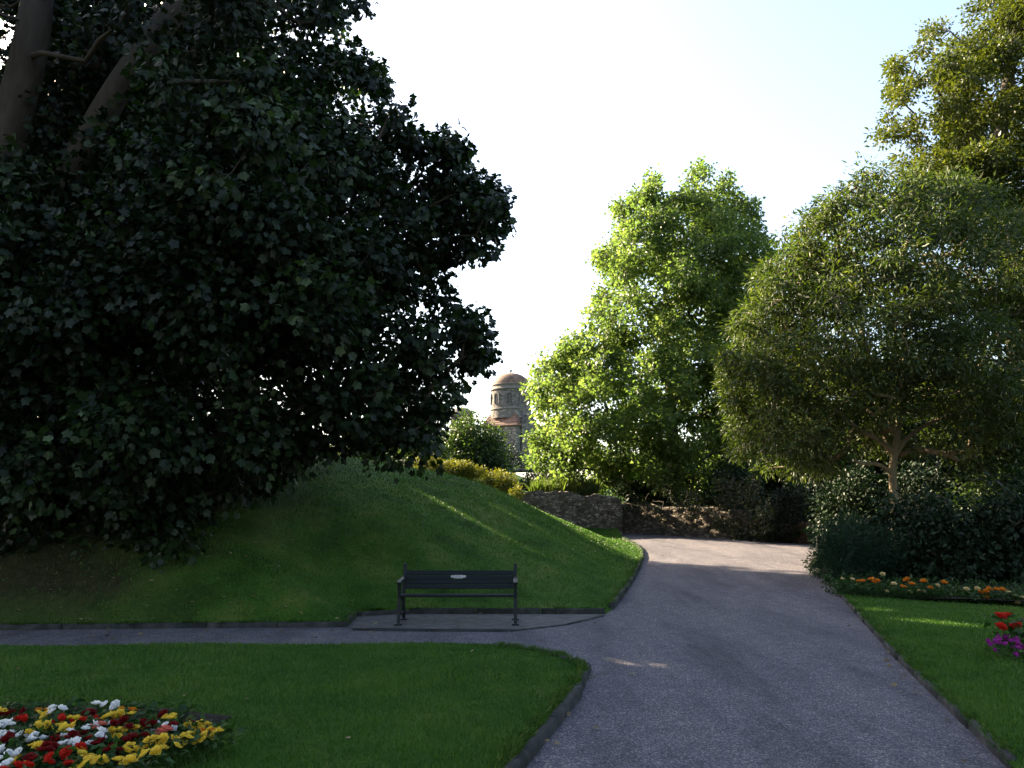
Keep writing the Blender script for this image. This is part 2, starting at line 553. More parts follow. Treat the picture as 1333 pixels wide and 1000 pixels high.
def make_tree(name, label, cat, trunk, trunk_r, clumps, tmpl, leafsize, mat, bark, per, k, spread, seed, group=None, limb_from=0.3,
              r_tip=.012, extra=(), droop=.5, out=.5, up=.9, wild=.75, do_prune=True, flat=.8, shell=.55, tmix=.55, bare=()):
    rng = np.random.default_rng(seed)
    root = empty(name, (0, 0, 0), label, cat, group)
    trunk = np.asarray(trunk, float)
    root.location = tuple(trunk[0])
    org = trunk[0].copy()
    t = np.linspace(0, len(trunk) - 1, len(trunk) * 5)
    tp = np.stack([np.interp(t, np.arange(len(trunk)), trunk[:, i]) for i in range(3)], -1)
    ker = np.array([.25, .5, .25])
    for _ in range(4):
        tp[1:-1] = tp[:-2] * .25 + tp[1:-1] * .5 + tp[2:] * .25
    tr = np.interp(t, np.arange(len(trunk)), trunk_r)
    tubes = [(tp - org, tr, 12)]
    for pth, rr in extra:
        pth = np.asarray(pth, float)
        t2 = np.linspace(0, len(pth) - 1, len(pth) * 4)
        p2 = np.stack([np.interp(t2, np.arange(len(pth)), pth[:, i]) for i in range(3)], -1)
        for _ in range(3):
            p2[1:-1] = p2[:-2] * .25 + p2[1:-1] * .5 + p2[2:] * .25
        tubes.append((p2 - org, np.interp(t2, np.arange(len(pth)), rr), 9))
    start = int(len(tp) * limb_from)
    seeds = [p for p in tp[start:]]
    lt = grow_limbs(seeds, clumps, rng, r_tip, rmax=max(trunk_r) * .55)
    tubes += [(a - org, b, s) for a, b, s in lt]
    link('trunk', tubes_mesh('trunk', tubes, bark), root)
    SP, D, ci = sprigs(clumps, per, rng, shell, flat)
    P, tip = leaves_on(SP, D, k, spread, rng, droop, out)
    tone = np.repeat((rng.random(len(clumps))[ci] * .6 + rng.random(len(ci)) * .4), k)
    if do_prune:
        kp = prune(P, leafsize * .6); P, tip, tone = P[kp], tip[kp], tone[kp]
    for (p0, p1, rad) in bare:                         # clear stem: no shoots on its open side
        dxz = (p1 - p0)[[0, 2]]
        w = P[:, [0, 2]] - p0[[0, 2]]
        f = np.clip(w @ dxz / (dxz @ dxz), 0, 1)
        dd = np.linalg.norm(w - f[:, None] * dxz, axis=1)
        kk = ~((dd < rad) & (P[:, 1] < p0[1] + f * (p1[1] - p0[1]) + .1))
        P, tip, tone = P[kk], tip[kk], tone[kk]
    link('crown', leaf_mesh('crown', P - org, tip, leafsize, tmpl, mat, rng, up, wild, tone, tmix), root)
    print(name, 'leaves', len(P))
    return root

def make_shrub(name, label, cat, clumps, base_pt, tmpl, leafsize, mat, per, k, spread, seed, group=None, droop=.2, out=.8, stems=True, up=.9, wild=.75, flat=.85, shell=.7):
    rng = np.random.default_rng(seed)
    org = np.array(base_pt, float)
    root = empty(name, org, label, cat, group)
    SP, D, _ = sprigs(clumps, per, rng, shell, flat)
    P, tip = leaves_on(SP, D, k, spread, rng, droop, out)
    kp = (P[:, 2] > org[2] - .1) & prune(P, leafsize * .5)
    P, tip = P[kp], tip[kp]
    if stems:
        t0 = [org + np.array([0, 0, -.1]), org + np.array([0, 0, .15])]
        lt = grow_limbs(t0, clumps, rng, .010, rmax=.07, sides=5)
        link('stem', tubes_mesh('stem', [(a - org, b, s) for a, b, s in lt], M['bark_d']), root)
    link('foliage', leaf_mesh('foliage', P - org, tip, leafsize, tmpl, mat, rng, up, wild), root)
    return root

def mound_clumps(c, rx, ry, rz, n, r0, r1, rng):
    """clumps filling a dome-shaped bush standing on c"""
    out = []
    for _ in range(n):
        d = rng.normal(0, 1, 3); d[2] = abs(d[2]); d /= np.linalg.norm(d)
        f = rng.random() ** .4
        r = rng.uniform(r0, r1)
        out.append((c[0] + d[0] * f * max(.05, rx - r * .8), c[1] + d[1] * f * max(.05, ry - r * .8), c[2] + .1 + d[2] * f * max(.05, rz - r * .8), r))
    return out

# ------------------------------------------------------------------ the setting: ground, path, lawns, bank
def gp(L): return [G(u, v) for u, v in L]

# path edges in photo pixels, projected on the ground
edge_mound_front = gp([(455, 816)])
front_left = [np.array([-45, 10.75]), np.array([-20, 10.72])] + gp([(0, 820), (230, 818), (452, 816), (468, 800)])
pad_back = gp([(560, 799), (680, 799), (788, 799)])
edge_right_mound = gp([(798, 793), (812, 776), (824, 758), (833, 741), (838, 728), (837, 719), (828, 710), (812, 702)])
wall_foot = [np.array([4.05, 31.9]), np.array([8.35, 27.7]), np.array([9.9, 25.0]), np.array([13.5, 23.8]), np.array([45, 22.0])]

def wall_y(x):
    xs = [-60, -6, .0, 3.95, 4.15, 8.35, 9.9, 13.5, 45]
    ys = [33, 31.2, 30.2, 30.8, 32.1, 27.9, 25.2, 24.0, 22.2]
    return np.interp(x, xs, ys)

MR = front_left[-1:] + pad_back + edge_right_mound
FL = front_left + pad_back

def terrain(x, y):
    x = np.asarray(x, float); y = np.asarray(y, float)
    sR = dist_poly(x, y, edge_right_mound, closed=False)
    sF = dist_poly(x, y, FL, closed=False)
    h = 3.15 * (1 - np.exp(-(sR / 4.2) ** 1.45)) * (1 - np.exp(-sF / 3.8))
    back = sstep(21.5, 29.0, y) * sstep(-9, -2, x)
    h = h * (1 - .72 * back) * (1 - sstep(3.0, 4.4, x) * sstep(-1.0, .3, y - wall_y(x)))
    h = h + .05 * np.sin(x * 1.3 + y * .7) * np.clip(h, 0, 1)
    g = np.where(x < 4.05, 1.38 + .05 * np.clip(y - 32, 0, 60) * sstep(3, -2, x), .72 + .02 * np.clip(y - 30, 0, 40))
    g = g * sstep(.2, .6, y - wall_y(x))
    return base(y) + np.maximum(h, g)

def fill_poly(name, poly, step, zfun, mat, kind='structure', jitter=.3, seed=1, far=None):
    """triangulated sheet inside the outline poly"""
    rng = np.random.default_rng(seed)
    poly = np.asarray(poly, float)
    pts = []
    for i in range(len(poly)):                      # resample the outline
        a, b = poly[i], poly[(i + 1) % len(poly)]
        L = np.linalg.norm(b - a)
        st = step if far is None or min(np.linalg.norm(a), np.linalg.norm(b)) < 38 else 3.0
        m = max(1, int(L / st))
        for s in range(m): pts.append(a + (b - a) * s / m)
    B = np.array(pts); nb = len(B)
    lo, hi = poly.min(0), poly.max(0)
    def grid(x0, x1, y0, y1, st):
        gx, gy = np.meshgrid(np.arange(x0, x1, st), np.arange(y0, y1, st))
        return np.stack([gx.ravel(), gy.ravel()], -1) + rng.uniform(-jitter, jitter, (gx.size, 2)) * st
    if far is None:
        Q = grid(lo[0], hi[0], lo[1], hi[1], step)
    else:
        x0, x1, y1 = far
        A = grid(max(lo[0], x0), min(hi[0], x1), lo[1], min(hi[1], y1), step)
        Cc = grid(lo[0], hi[0], lo[1], hi[1], 3.0)
        keep = ~((Cc[:, 0] > x0) & (Cc[:, 0] < x1) & (Cc[:, 1] < y1))
        Q = np.concatenate([A, Cc[keep]])
    ok = in_poly(Q[:, 0], Q[:, 1], B) & (dist_poly(Q[:, 0], Q[:, 1], poly) > step * .4)
    P = np.concatenate([B, Q[ok]])
    vs = [Vector((float(a), float(b))) for a, b in P]
    r = delaunay_2d_cdt(vs, [(i, (i + 1) % nb) for i in range(nb)], [], 0, 1e-6)
    V2 = np.array([(v.x, v.y) for v in r[0]]); T = np.array([f for f in r[2] if len(f) == 3])
    cen = V2[T].mean(1)
    T = T[in_poly(cen[:, 0], cen[:, 1], B)]
    V = np.column_stack([V2, zfun(V2[:, 0], V2[:, 1])])
    a, b, c = V[T[:, 0]], V[T[:, 1]], V[T[:, 2]]
    fl = np.cross(b - a, c - a)[:, 2] < 0
    T[fl] = T[fl][:, ::-1]
    o = link(name, mesh_np(name, V, T.ravel(), 3, mat, smooth=True))
    o['kind'] = kind
    return o, V, T

# one earth sheet to the horizon
gx = np.concatenate([np.linspace(-900, -60, 12), np.linspace(-50, 50, 41), np.linspace(60, 900, 12)])
gy = np.concatenate([np.linspace(-300, -20, 8), np.linspace(-15, 60, 51), np.linspace(70, 1500, 20)])
XX, YY = np.meshgrid(gx, gy)
Vg = np.column_stack([XX.ravel(), YY.ravel(), base(YY.ravel()) - .05])
nx = len(gx)
ii, jj = np.meshgrid(np.arange(len(gy) - 1), np.arange(nx - 1), indexing='ij')
Fg = np.stack([ii * nx + jj, ii * nx + jj + 1, (ii + 1) * nx + jj + 1, (ii + 1) * nx + jj], -1)
tag(link('ground', mesh_np('ground', Vg, Fg.ravel(), 4, M['soil'])), kind='structure')

# the path: its own wide sheet, lawns and bank rise out of it
path_poly = [(-45, 2.0), (6.0, 2.0), (6.2, 3.4), (7.5, 13), (9.0, 20), (10.6, 22.8), (20, 22.0), (20, 24.5), (10.2, 25.5), (8.6, 28.2), (4.2, 32.5), (2.0, 29.5), (1.0, 12.3), (-45, 12.0)]
fill_poly('path', path_poly, .6, lambda x, y: base(y) - .004 + .004 * np.sin(x * 1.1) * np.sin(y * .8), M['path'], seed=3)

# near left lawn
lawn_edge = [(0, 846), (300, 844), (560, 843), (640, 845), (700, 852), (742, 862), (762, 872), (766, 880), (755, 897), (735, 922), (712, 950), (670, 1000), (600, 1090)]
LE = gp(lawn_edge)
near_lawn = [np.array([-45, 8.75])] + LE + [np.array([-.3, 1.2]), np.array([-45, 1.2])]
lawn_z = lambda x, y: base(y) + .045 + .03 * np.clip(dist_poly(x, y, LE, closed=False), 0, 1.5) + .008 * np.sin(x * 2.1 + y)
o, V_nl, T_nl = fill_poly('lawn', near_lawn, .35, lawn_z, M['turf'], seed=4, far=(-9, 4, 12))

# right lawn
right_edge_px = [(1400, 1080), (1312, 1000), (1250, 938), (1190, 880), (1150, 838), (1118, 803), (1096, 778), (1078, 757), (1064, 742), (1058, 732)]
RE = gp(right_edge_px)
right_lawn = RE[:7] + [G(1104, 778), G(1200, 788), G(1333, 797), np.array([14, 11.5]), np.array([30, 11.0]), np.array([30, 2]), np.array([4, 2])]
rl_z = lambda x, y: base(y) + .04 + .02 * np.clip(dist_poly(x, y, RE, closed=False), 0, 1.5) + .008 * np.sin(x * 1.7 + y * 1.3)
o, V_rl, T_rl = fill_poly('lawn', right_lawn, .35, rl_z, M['turf'], seed=5, far=(2, 12, 14))

# the shrub border's earth
border = RE[6:] + [G(1062, 722), np.array([10.2, 23.0]), np.array([14, 22.6]), np.array([45, 21]), np.array([45, 11]), np.array([14, 11.55]), G(1333, 796), G(1200, 787), G(1104, 777)]
bd_z = lambda x, y: base(y) + .03 + .06 * np.clip(dist_poly(x, y, RE, closed=False), 0, 2)
fill_poly('soil', border, .6, bd_z, M['soil'], seed=6)

# the grass bank
bank = front_left + pad_back + edge_right_mound + wall_foot + [np.array([80, 60]), np.array([80, 180]), np.array([-80, 180]), np.array([-80, 30]), np.array([-45, 12])]
o, V_bk, T_bk = fill_poly('grass_bank', bank, .36, terrain, M['turf'], seed=7, far=(-14, 14, 36))

# the concrete strip under the bench
pad = gp([(455, 818), (472, 801), (560, 800), (680, 800), (786, 800), (740, 812), (684, 820), (600, 820)])
fill_poly('pavement', pad, .5, lambda x, y: base(y) + .006, M['pad'], seed=8)

def sweep(name, line, w, h, mat, zfun, z0=-.06, inset=0.0, seed=1, step=.9, wob=.004):
    """a low edging course along a ground line: top slightly rounded, laid in lengths"""
    rng = np.random.default_rng(seed)
    line = np.asarray(line, float)
    seg = np.linalg.norm(np.diff(line, axis=0), axis=1)
    cum = np.concatenate([[0], np.cumsum(seg)])
    n = max(2, int(cum[-1] / step))
    s = np.linspace(0, cum[-1], n + 1)
    P = np.stack([np.interp(s, cum, line[:, k]) for k in range(2)], -1)
    T = np.gradient(P, axis=0); T /= np.linalg.norm(T, axis=1)[:, None]
    Nn = np.stack([-T[:, 1], T[:, 0]], -1)
    Vs, Fs, off = [], [], 0
    prof = np.array([(-.5, 0), (-.5, .8), (-.32, 1.0), (.32, 1.0), (.5, .8), (.5, 0)])
    for i in range(n):
        hz = h + rng.normal(0, wob); sh = rng.normal(0, wob)
        a0, a1 = P[i] + T[i] * .008, P[i + 1] - T[i + 1] * .008
        ring = []
        for q, nn in ((a0, Nn[i]), (a1, Nn[i + 1])):
            zb = zfun(q[0], q[1])
            for px, pz in prof:
                xy = q + nn * (px * w + inset + sh)
                ring.append((xy[0], xy[1], zb + z0 + pz * (hz - z0)))
        Vs += ring
        k = len(prof)
        for j in range(k - 1):
            Fs.append((off + j, off + j + 1, off + k + j + 1, off + k + j))
        Fs.append(tuple(off + j for j in range(k))[::-1]); Fs.append(tuple(off + k + j for j in range(k)))
        off += 2 * k
    me = mesh_np(name, np.array(Vs), np.concatenate([np.array(f) for f in Fs]), [len(f) for f in Fs], mat)
    return tag(link(name, me), kind='structure')

bz = lambda x, y: float(base(y))
sweep('kerb', LE[4:], .075, .07, M['kerb'], bz, inset=.02, seed=2)
sweep('kerb', RE[1:], .065, .06, M['kerb'], bz, inset=-.02, seed=3)
sweep('kerb', edge_right_mound, .07, .085, M['kerb'], bz, inset=.03, seed=4)
sweep('kerb', front_left[1:5], .06, .07, M['kerb'], bz, inset=.03, seed=5, step=.9)
sweep('kerb', front_left[4:] + pad_back, .06, .075, M['kerb'], bz, inset=.03, seed=6, step=.9)
sweep('kerb', gp([(458, 820), (600, 822), (684, 822), (740, 813), (786, 802)]), .05, .014, M['kerb'], bz, seed=7, step=.9, wob=.002)

# ------------------------------------------------------------------ grass blades
def grass(name, V, T, n, seed, hmin, hmax, wmul=1.0, skip=None, margin=260):
    rng = np.random.default_rng(seed)
    a, b, c = V[T[:, 0]], V[T[:, 1]], V[T[:, 2]]
    area = .5 * np.linalg.norm(np.cross(b - a, c - a), axis=1)
    cen = (a + b + c) / 3
    d = np.linalg.norm(cen - CAM, axis=1)
    u, v = proj(cen)
    vis = (cen[:, 1] > 1) & (u > -margin) & (u < 1333 + margin) & (v < 1080) & (cen[:, 1] < 31)
    wgt = area * vis / np.maximum(d, 3) ** 1.3
    wgt /= wgt.sum()
    k = rng.choice(len(T), n, p=wgt)
    r1, r2 = np.sqrt(rng.random(n)), rng.random(n)
    P = (1 - r1)[:, None] * a[k] + (r1 * (1 - r2))[:, None] * b[k] + (r1 * r2)[:, None] * c[k]
    if skip is not None:
        P = P[skip(P, rng)]
    n = len(P)
    dd = np.linalg.norm(P - CAM, axis=1)
    tip = rng.normal(0, .45, (n, 3)); tip[:, 2] = rng.uniform(.5, 1.1, n)
    tip /= np.linalg.norm(tip, axis=1)[:, None]
    patch = .5 + .5 * np.sin(P[:, 0] * 1.9 + np.sin(P[:, 1] * 1.3) * 2) * np.sin(P[:, 1] * 1.6 + P[:, 0])
    h = rng.uniform(hmin, hmax, n) * (.55 + .45 * patch + .5 * rng.random(n))
    side = np.cross(tip, rng.normal(0, 1, (n, 3))); side /= np.linalg.norm(side, axis=1)[:, None] + 1e-9
    w = np.maximum(.0028, dd * .0006) * wmul
    Vv = np.stack([P - side * w[:, None], P + side * w[:, None], P + tip * h[:, None]], 1)
    Vv[:, :2, 2] -= .006
    fine = .5 + .5 * np.sin(P[:, 0] * 7.3 + 3 * np.sin(P[:, 1] * 2.1)) * np.sin(P[:, 1] * 5.7 + 2 * np.sin(P[:, 0] * 3.3))
    rnd = np.repeat(np.clip(rng.random(n) * .5 + .28 * patch + .22 * fine, 0, 1), 3)
    me = mesh_np(name, Vv.reshape(-1, 3), np.arange(3 * n), 3, M['blade'], attr=rnd)
    return tag(link(name, me), kind='stuff')

bed_px = [(-140, 1060), (-140, 940), (0, 936), (150, 938), (260, 946), (302, 953), (278, 967), (235, 984), (190, 1003), (120, 1060)]
BED = np.array(gp(bed_px))
in_bed = lambda P: in_poly(P[:, 0], P[:, 1], BED)
tag(grass('grass', V_nl, T_nl, 150000, 11, .02, .042, skip=lambda P, r: ~in_bed(P)), kind='stuff')
grass('grass', V_rl, T_rl, 120000, 12, .02, .042)
def worn(P, rng):
    p = np.clip((P[:, 0] + 7.5) / 5.0, .16, 1)
    return rng.random(len(P)) < p
grass('grass', V_bk, T_bk, 175000, 13, .025, .05, skip=worn)

def edge_tufts(line, zfun, n, seed, side, w=.09):
    rng = np.random.default_rng(seed)
    line = np.asarray(line, float)
    seg = np.linalg.norm(np.diff(line, axis=0), axis=1); cum = np.concatenate([[0], np.cumsum(seg)])
    s_ = rng.uniform(0, cum[-1], n)
    s_ += .12 * np.sin(s_ * 9) + .08 * np.sin(s_ * 23 + 1)
    s_ = np.clip(s_, 0, cum[-1])
    P = np.stack([np.interp(s_, cum, line[:, k]) for k in (0, 1)], -1)
    T = np.stack([np.interp(s_ + .05, cum, line[:, k]) - np.interp(s_ - .05, cum, line[:, k]) for k in (0, 1)], -1)
    T /= np.linalg.norm(T, axis=1)[:, None] + 1e-9
    N = np.stack([-T[:, 1], T[:, 0]], -1) * side
    P = P + N * rng.uniform(.02, .02 + w, n)[:, None]
    Z = zfun(P[:, 0], P[:, 1])
    P3 = np.column_stack([P, Z])
    tip = np.column_stack([-N * rng.uniform(.1, 1.2, n)[:, None], rng.uniform(.4, 1, n)]) + rng.normal(0, .25, (n, 3))
    tag(link('grass', leaf_mesh('grass', P3, tip, .062, rhomb(.05), M['blade'], rng, .5, 1)), kind='stuff')
edge_tufts(LE[3:], lambda x, y: base(y) + .055, 5200, 31, -1)
edge_tufts(RE[1:7], lambda x, y: base(y) + .05, 3600, 32, -1)
edge_tufts(edge_right_mound, lambda x, y: base(y) + .06, 2600, 33, 1)
edge_tufts(front_left[2:] + pad_back, lambda x, y: base(y) + .05, 3600, 34, 1)

# fallen leaves lying about
rng = np.random.default_rng(21)
u = np.concatenate([rng.uniform(-20, 480, 150), rng.uniform(0, 760, 12), rng.uniform(470, 800, 18), rng.uniform(0, 520, 45)])
v = np.concatenate([rng.uniform(690, 815, 150), rng.uniform(848, 990, 12), rng.uniform(796, 822, 18), rng.uniform(816, 842, 45)])
P = []
for a, b in zip(u, v):
    g = G(a, b)
    if b < 815 and a < 480:
        y = g[1]
        d = ray(a, b); lo = 8.0
        for Yt in np.arange(10.8, 20, .05):
            p = CAM + d * (Yt / d[1])
            if p[2] <= terrain([p[0]], [p[1]])[0]: break
        g = p[:2]; z = terrain([g[0]], [g[1]])[0]
    elif b > 847: z = float(lawn_z(np.array([g[0]]), np.array([g[1]]))[0])
    else: z = float(base(g[1])) + .006
    P.append((g[0], g[1], z + .015))
for line, sg in ((RE[1:], 1), (edge_right_mound, -1), (LE[4:], 1), (RE[1:], 1)):
    line = np.array(line)
    for _ in range(15):
        k = int(rng.integers(len(line) - 1)); q = line[k] + (line[k + 1] - line[k]) * rng.random()
        T_ = line[k + 1] - line[k]; T_ = T_ / np.linalg.norm(T_)
        q = q + np.array([-T_[1], T_[0]]) * sg * abs(rng.normal(.06, .18))
        P.append((q[0], q[1], float(base(q[1])) + .016))
P = np.array(P)
tip = rng.normal(0, 1, (len(P), 3)); tip[:, 2] *= .15
tag(link('leaf_litter', leaf_mesh('leaf_litter', P, tip, .065, LOBED3, M['litter'], rng, 2.0, .5)), kind='stuff')

# ------------------------------------------------------------------ sun flecks on grass and path: gaps in the canopy
def fleck(u, v, r, lift=0.0, Yt=None):
    g = at(u, v, Yt) if Yt else None
    if g is None:
        q = G(u, v); g = np.array([q[0], q[1], float(base(q[1]))])
    SUN_GAPS.append((g, r))
def bank_hit(u, v):
    d = ray(u, v)
    for Yt in np.arange(10.8, 29, .05):
        p = CAM + d * (Yt / d[1])
        if p[2] <= terrain([p[0]], [p[1]])[0]: return p
    return p
for (ua, va), (ub, vb), n, r in (((612, 676), (668, 702), 3, .13), ((722, 703), (738, 713), 2, .05)):
    for f in np.linspace(0, 1, n):
        SUN_GAPS.append((bank_hit(ua + (ub - ua) * f, va + (vb - va) * f), r))
for u, v, r in ((1255, 819, .13), (1285, 823, .12), (1225, 816, .11), (1050, 783, .12), (820, 863, .09), (850, 866, .09), (1160, 800, .06)):
    fleck(u, v, r)

for xw, zw, r in ((4.5, 1.0, .22), (5.0, 1.3, .2), (5.1, .7, .22), (5.7, 1.1, .25), (6.2, .8, .22), (6.3, 1.35, .18), (6.9, 1.0, .24), (7.4, .75, .2), (7.9, 1.15, .2), (8.2, .8, .18)):
    SUN_GAPS.append((np.array([xw, float(wall_y(xw)), zw]), r))
R = np.random.default_rng

# ------------------------------------------------------------------ the big sycamore on the bank, left
poly_syc = [(440, -260), (440, -30), (436, 5), (445, 40), (452, 68), (482, 82), (498, 108), (520, 145), (545, 182), (578, 176), (602, 184), (600, 216), (636, 232), (655, 268), (658, 300), (640, 326), (604, 345),
            (578, 338), (574, 370), (604, 392), (626, 420), (628, 446), (634, 466), (606, 482), (596, 504), (598, 520), (572, 545), (545, 590), (520, 604), (478, 585), (440, 590), (405, 590), (395, 622), (330, 660), (270, 705), (232, 738), (190, 735), (120, 715), (40, 720), (-120, 710), (-420, 640), (-560, 200), (-420, -300), (0, -420), (300, -400)]
tb = at(-30, 660, 14.0)
zt = float(terrain([tb[0]], [tb[1]])[0])
trA = [np.array([tb[0], 14.0, zt - .2]), at(-42, 520, 13.6), at(-35, 330, 13.0), at(8, 185, 12.6), at(42, 60, 12.4), at(55, -60, 12.5), at(40, -260, 13)]
trB = [at(-30, 560, 13.7), at(30, 380, 13.4), at(105, 200, 13.0), at(165, 95, 12.9), at(240, 0, 13.0), at(330, -150, 13.4), at(380, -260, 13.6)]
rg = R(101)
front = crown_clumps(poly_syc, 14.2, 4.2, 330, .55, 1.0, rg, .3, .25, margin=.14)
vis = [p if p[0] > -60 else (-60, p[1]) for p in poly_syc]
vis = [(a, max(b, -60)) for a, b in vis]
front0 = list(front)
front = crown_clumps(vis, 14.0, 3.6, 420, .4, .8, rg, .28, .2, margin=.14)
low = [(400, 585), (440, 560), (480, 560), (520, 575), (350, 605), (300, 620), (260, 650), (225, 705), (235, 690), (190, 700), (150, 690), (90, 700), (30, 700), (180, 680), (120, 640), (60, 660), (10, 640), (380, 540), (200, 600), (540, 560)]
front += [(*at(a, b, 12.6 + rg.uniform(-.8, .8)), rg.uniform(.4, .6)) for a, b in low]
# sky-side sprays that break the outline
front += [(*at(a, b, Y), r) for a, b, Y, r in ((585, 195, 13.4, .22), (640, 250, 13.6, .25), (648, 290, 13.5, .25), (620, 320, 13.4, .25), (605, 240, 13.5, .3), (600, 300, 13.5, .3), (590, 330, 13.6, .18), (618, 440, 13.3, .25), (622, 462, 13.2, .2), (604, 405, 13.4, .25), (590, 500, 13.6, .3), (478, 95, 13.6, .2), (510, 150, 13.5, .3), (545, 200, 13.5, .3), (470, 2, 13.3, .07), (375, 20, 13.0, .2), (400, 45, 13.0, .35), (425, 20, 13.2, .2), (350, 75, 13.2, .4), (560, 230, 13.4, .3), (570, 280, 13.5, .3))]
front = front0 + front
front += edge_sprays(poly_syc, 13.5, 46, .08, .18, rg, 560, 2)
def hole(c):
    u, v = proj(np.array(c[:3]))
    r = c[3] * F_PX / max(4, c[1])
    return math.hypot((u - 352) / 9, (v - 28) / 40) < 1 + r / 45 or (u < 75 and 10 < v < 200 and c[1] < 13.3) or (abs(u - (245 - .70 * v)) < 26 + r * .35 and v < 215 and c[1] < 13.6) or (abs(u - (50 - .2 * v)) < 28 + r * .4 and v < 205 and c[1] < 13.3)
front = [c for c in front if not hole(c)]
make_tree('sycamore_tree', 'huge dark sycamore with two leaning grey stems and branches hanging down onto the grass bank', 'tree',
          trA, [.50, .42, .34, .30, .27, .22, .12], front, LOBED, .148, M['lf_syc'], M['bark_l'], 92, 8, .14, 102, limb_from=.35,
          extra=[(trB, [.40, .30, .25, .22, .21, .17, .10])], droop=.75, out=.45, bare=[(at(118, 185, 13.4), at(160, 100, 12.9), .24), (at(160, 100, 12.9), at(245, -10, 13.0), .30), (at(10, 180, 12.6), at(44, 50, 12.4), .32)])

# trees further up the bank, behind and beside the sycamore
def plain_tree(name, label, x, y, h, rx, z0, n, leaf, mat, seed, tmpl=RHOMB, per=55, k=8, spread=.30, cat='tree', group=None, rz=None, rmin=.9, rmax=1.5, bark='bark_d'):
    rg = R(seed)
    g = float(terrain([x], [y])[0]) if x < 5 or y > 30 else float(base(y))
    cz = g + z0 + (h - z0) / 2; rz = (h - z0) / 2
    cl = []
    for _ in range(n):
        d = rg.normal(0, 1, 3); d /= np.linalg.norm(d); f = rg.random() ** .45
        r = rg.uniform(rmin, rmax)
        cl.append((x + d[0] * f * (rx - r * .7), y + d[1] * f * (rx - r * .7), cz + d[2] * f * (rz - r * .7), r))
    tr = [(x, y, g - .2), (x + .1, y, g + z0 * .7), (x - .1, y + .1, cz), (x, y, g + h * .9)]
    return make_tree(name, label, cat, tr, [.42, .34, .22, .05], cl, tmpl, leaf, mat, M[bark], per, k, spread, seed + 1, group, flat=.8)
plain_tree('holly_tree', 'low dark bushy tree filling the gloom under the big sycamore on the bank', -12.6, 21.5, 9.0, 6.4, .1, 220, .20, M['lf_dark'], 261, per=60, rmin=.7, rmax=1.2)
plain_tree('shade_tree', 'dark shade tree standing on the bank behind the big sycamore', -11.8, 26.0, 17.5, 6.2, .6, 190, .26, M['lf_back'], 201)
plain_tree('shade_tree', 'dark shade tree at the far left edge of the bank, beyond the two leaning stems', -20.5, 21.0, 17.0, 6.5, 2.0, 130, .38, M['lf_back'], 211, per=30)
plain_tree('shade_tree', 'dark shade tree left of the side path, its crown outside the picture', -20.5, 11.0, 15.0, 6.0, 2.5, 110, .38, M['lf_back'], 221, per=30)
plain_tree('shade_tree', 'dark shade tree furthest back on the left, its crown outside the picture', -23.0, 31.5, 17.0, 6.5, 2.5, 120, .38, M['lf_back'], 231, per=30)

plain_tree('shade_tree', 'unseen shade tree added right behind the viewpoint to dim the sky light', 4.5, -9.5, 15.0, 6.0, 3.0, 110, .40, M['lf_back'], 241, per=26)  # this and the next two are unseen, added to hold back sky light
plain_tree('shade_tree', 'unseen shade tree added behind the viewpoint on the left to dim the sky light', -8.5, -7.0, 15.0, 6.0, 3.0, 110, .40, M['lf_back'], 245, per=26)
plain_tree('shade_tree', 'unseen shade tree added to the right of the lawn to dim the sky light', 15.5, 3.0, 14.0, 5.5, 2.5, 100, .40, M['lf_back'], 251, per=26)

# ------------------------------------------------------------------ bright maple beyond the wall
poly_lime = [(690, 600), (696, 560), (688, 520), (694, 486), (716, 466), (722, 450), (756, 436), (772, 398), (786, 374), (774, 330), (800, 300), (803, 262), (832, 252), (848, 226), (868, 258), (890, 246), (908, 212), (926, 240), (945, 218), (966, 246), (986, 268), (992, 300), (1012, 318), (1008, 360), (1000, 400), (1000, 500), (1000, 600), (950, 648), (862, 655), (790, 640), (742, 640), (712, 632)]
rg = R(301)
cl = crown_clumps(poly_lime, 33.5, 3.9, 640, .3, .75, rg, .28, .1, margin=.04)
cl += [(*at(a, b, 33 + rg.uniform(-1, 1)), r) for a, b, r in ((848, 240, .3), (908, 226, .32), (945, 232, .32), (838, 262, .35), (806, 275, .3), (870, 275, .35), (920, 262, .4), (965, 262, .3), (790, 320, .35), (778, 395, .35), (704, 470, .2), (696, 500, .25), (735, 452, .3), (745, 470, .4), (720, 500, .4), (984, 285, .3), (1006, 335, .3))]
cl += edge_sprays(poly_lime, 33.3, 130, .14, .32, rg, 640, 11)
bx = at(875, 690, 33.5)
gz = float(terrain([bx[0]], [33.5])[0])
make_tree('maple_tree', 'tall bright yellow-green maple rising behind the low stone wall at the end of the path', 'tree',
          [(bx[0], 33.5, gz - .2), at(878, 600, 33.5), at(872, 500, 33.4), at(866, 400, 33.4), at(868, 320, 33.4), at(880, 250, 33.4)], [.30, .26, .20, .14, .08, .03], cl,
          LOBED2, .175, M['lf_lime'], M['bark_d'], 88, 8, .18, 302, limb_from=.2, droop=.35, out=.4, up=.9, wild=.8)

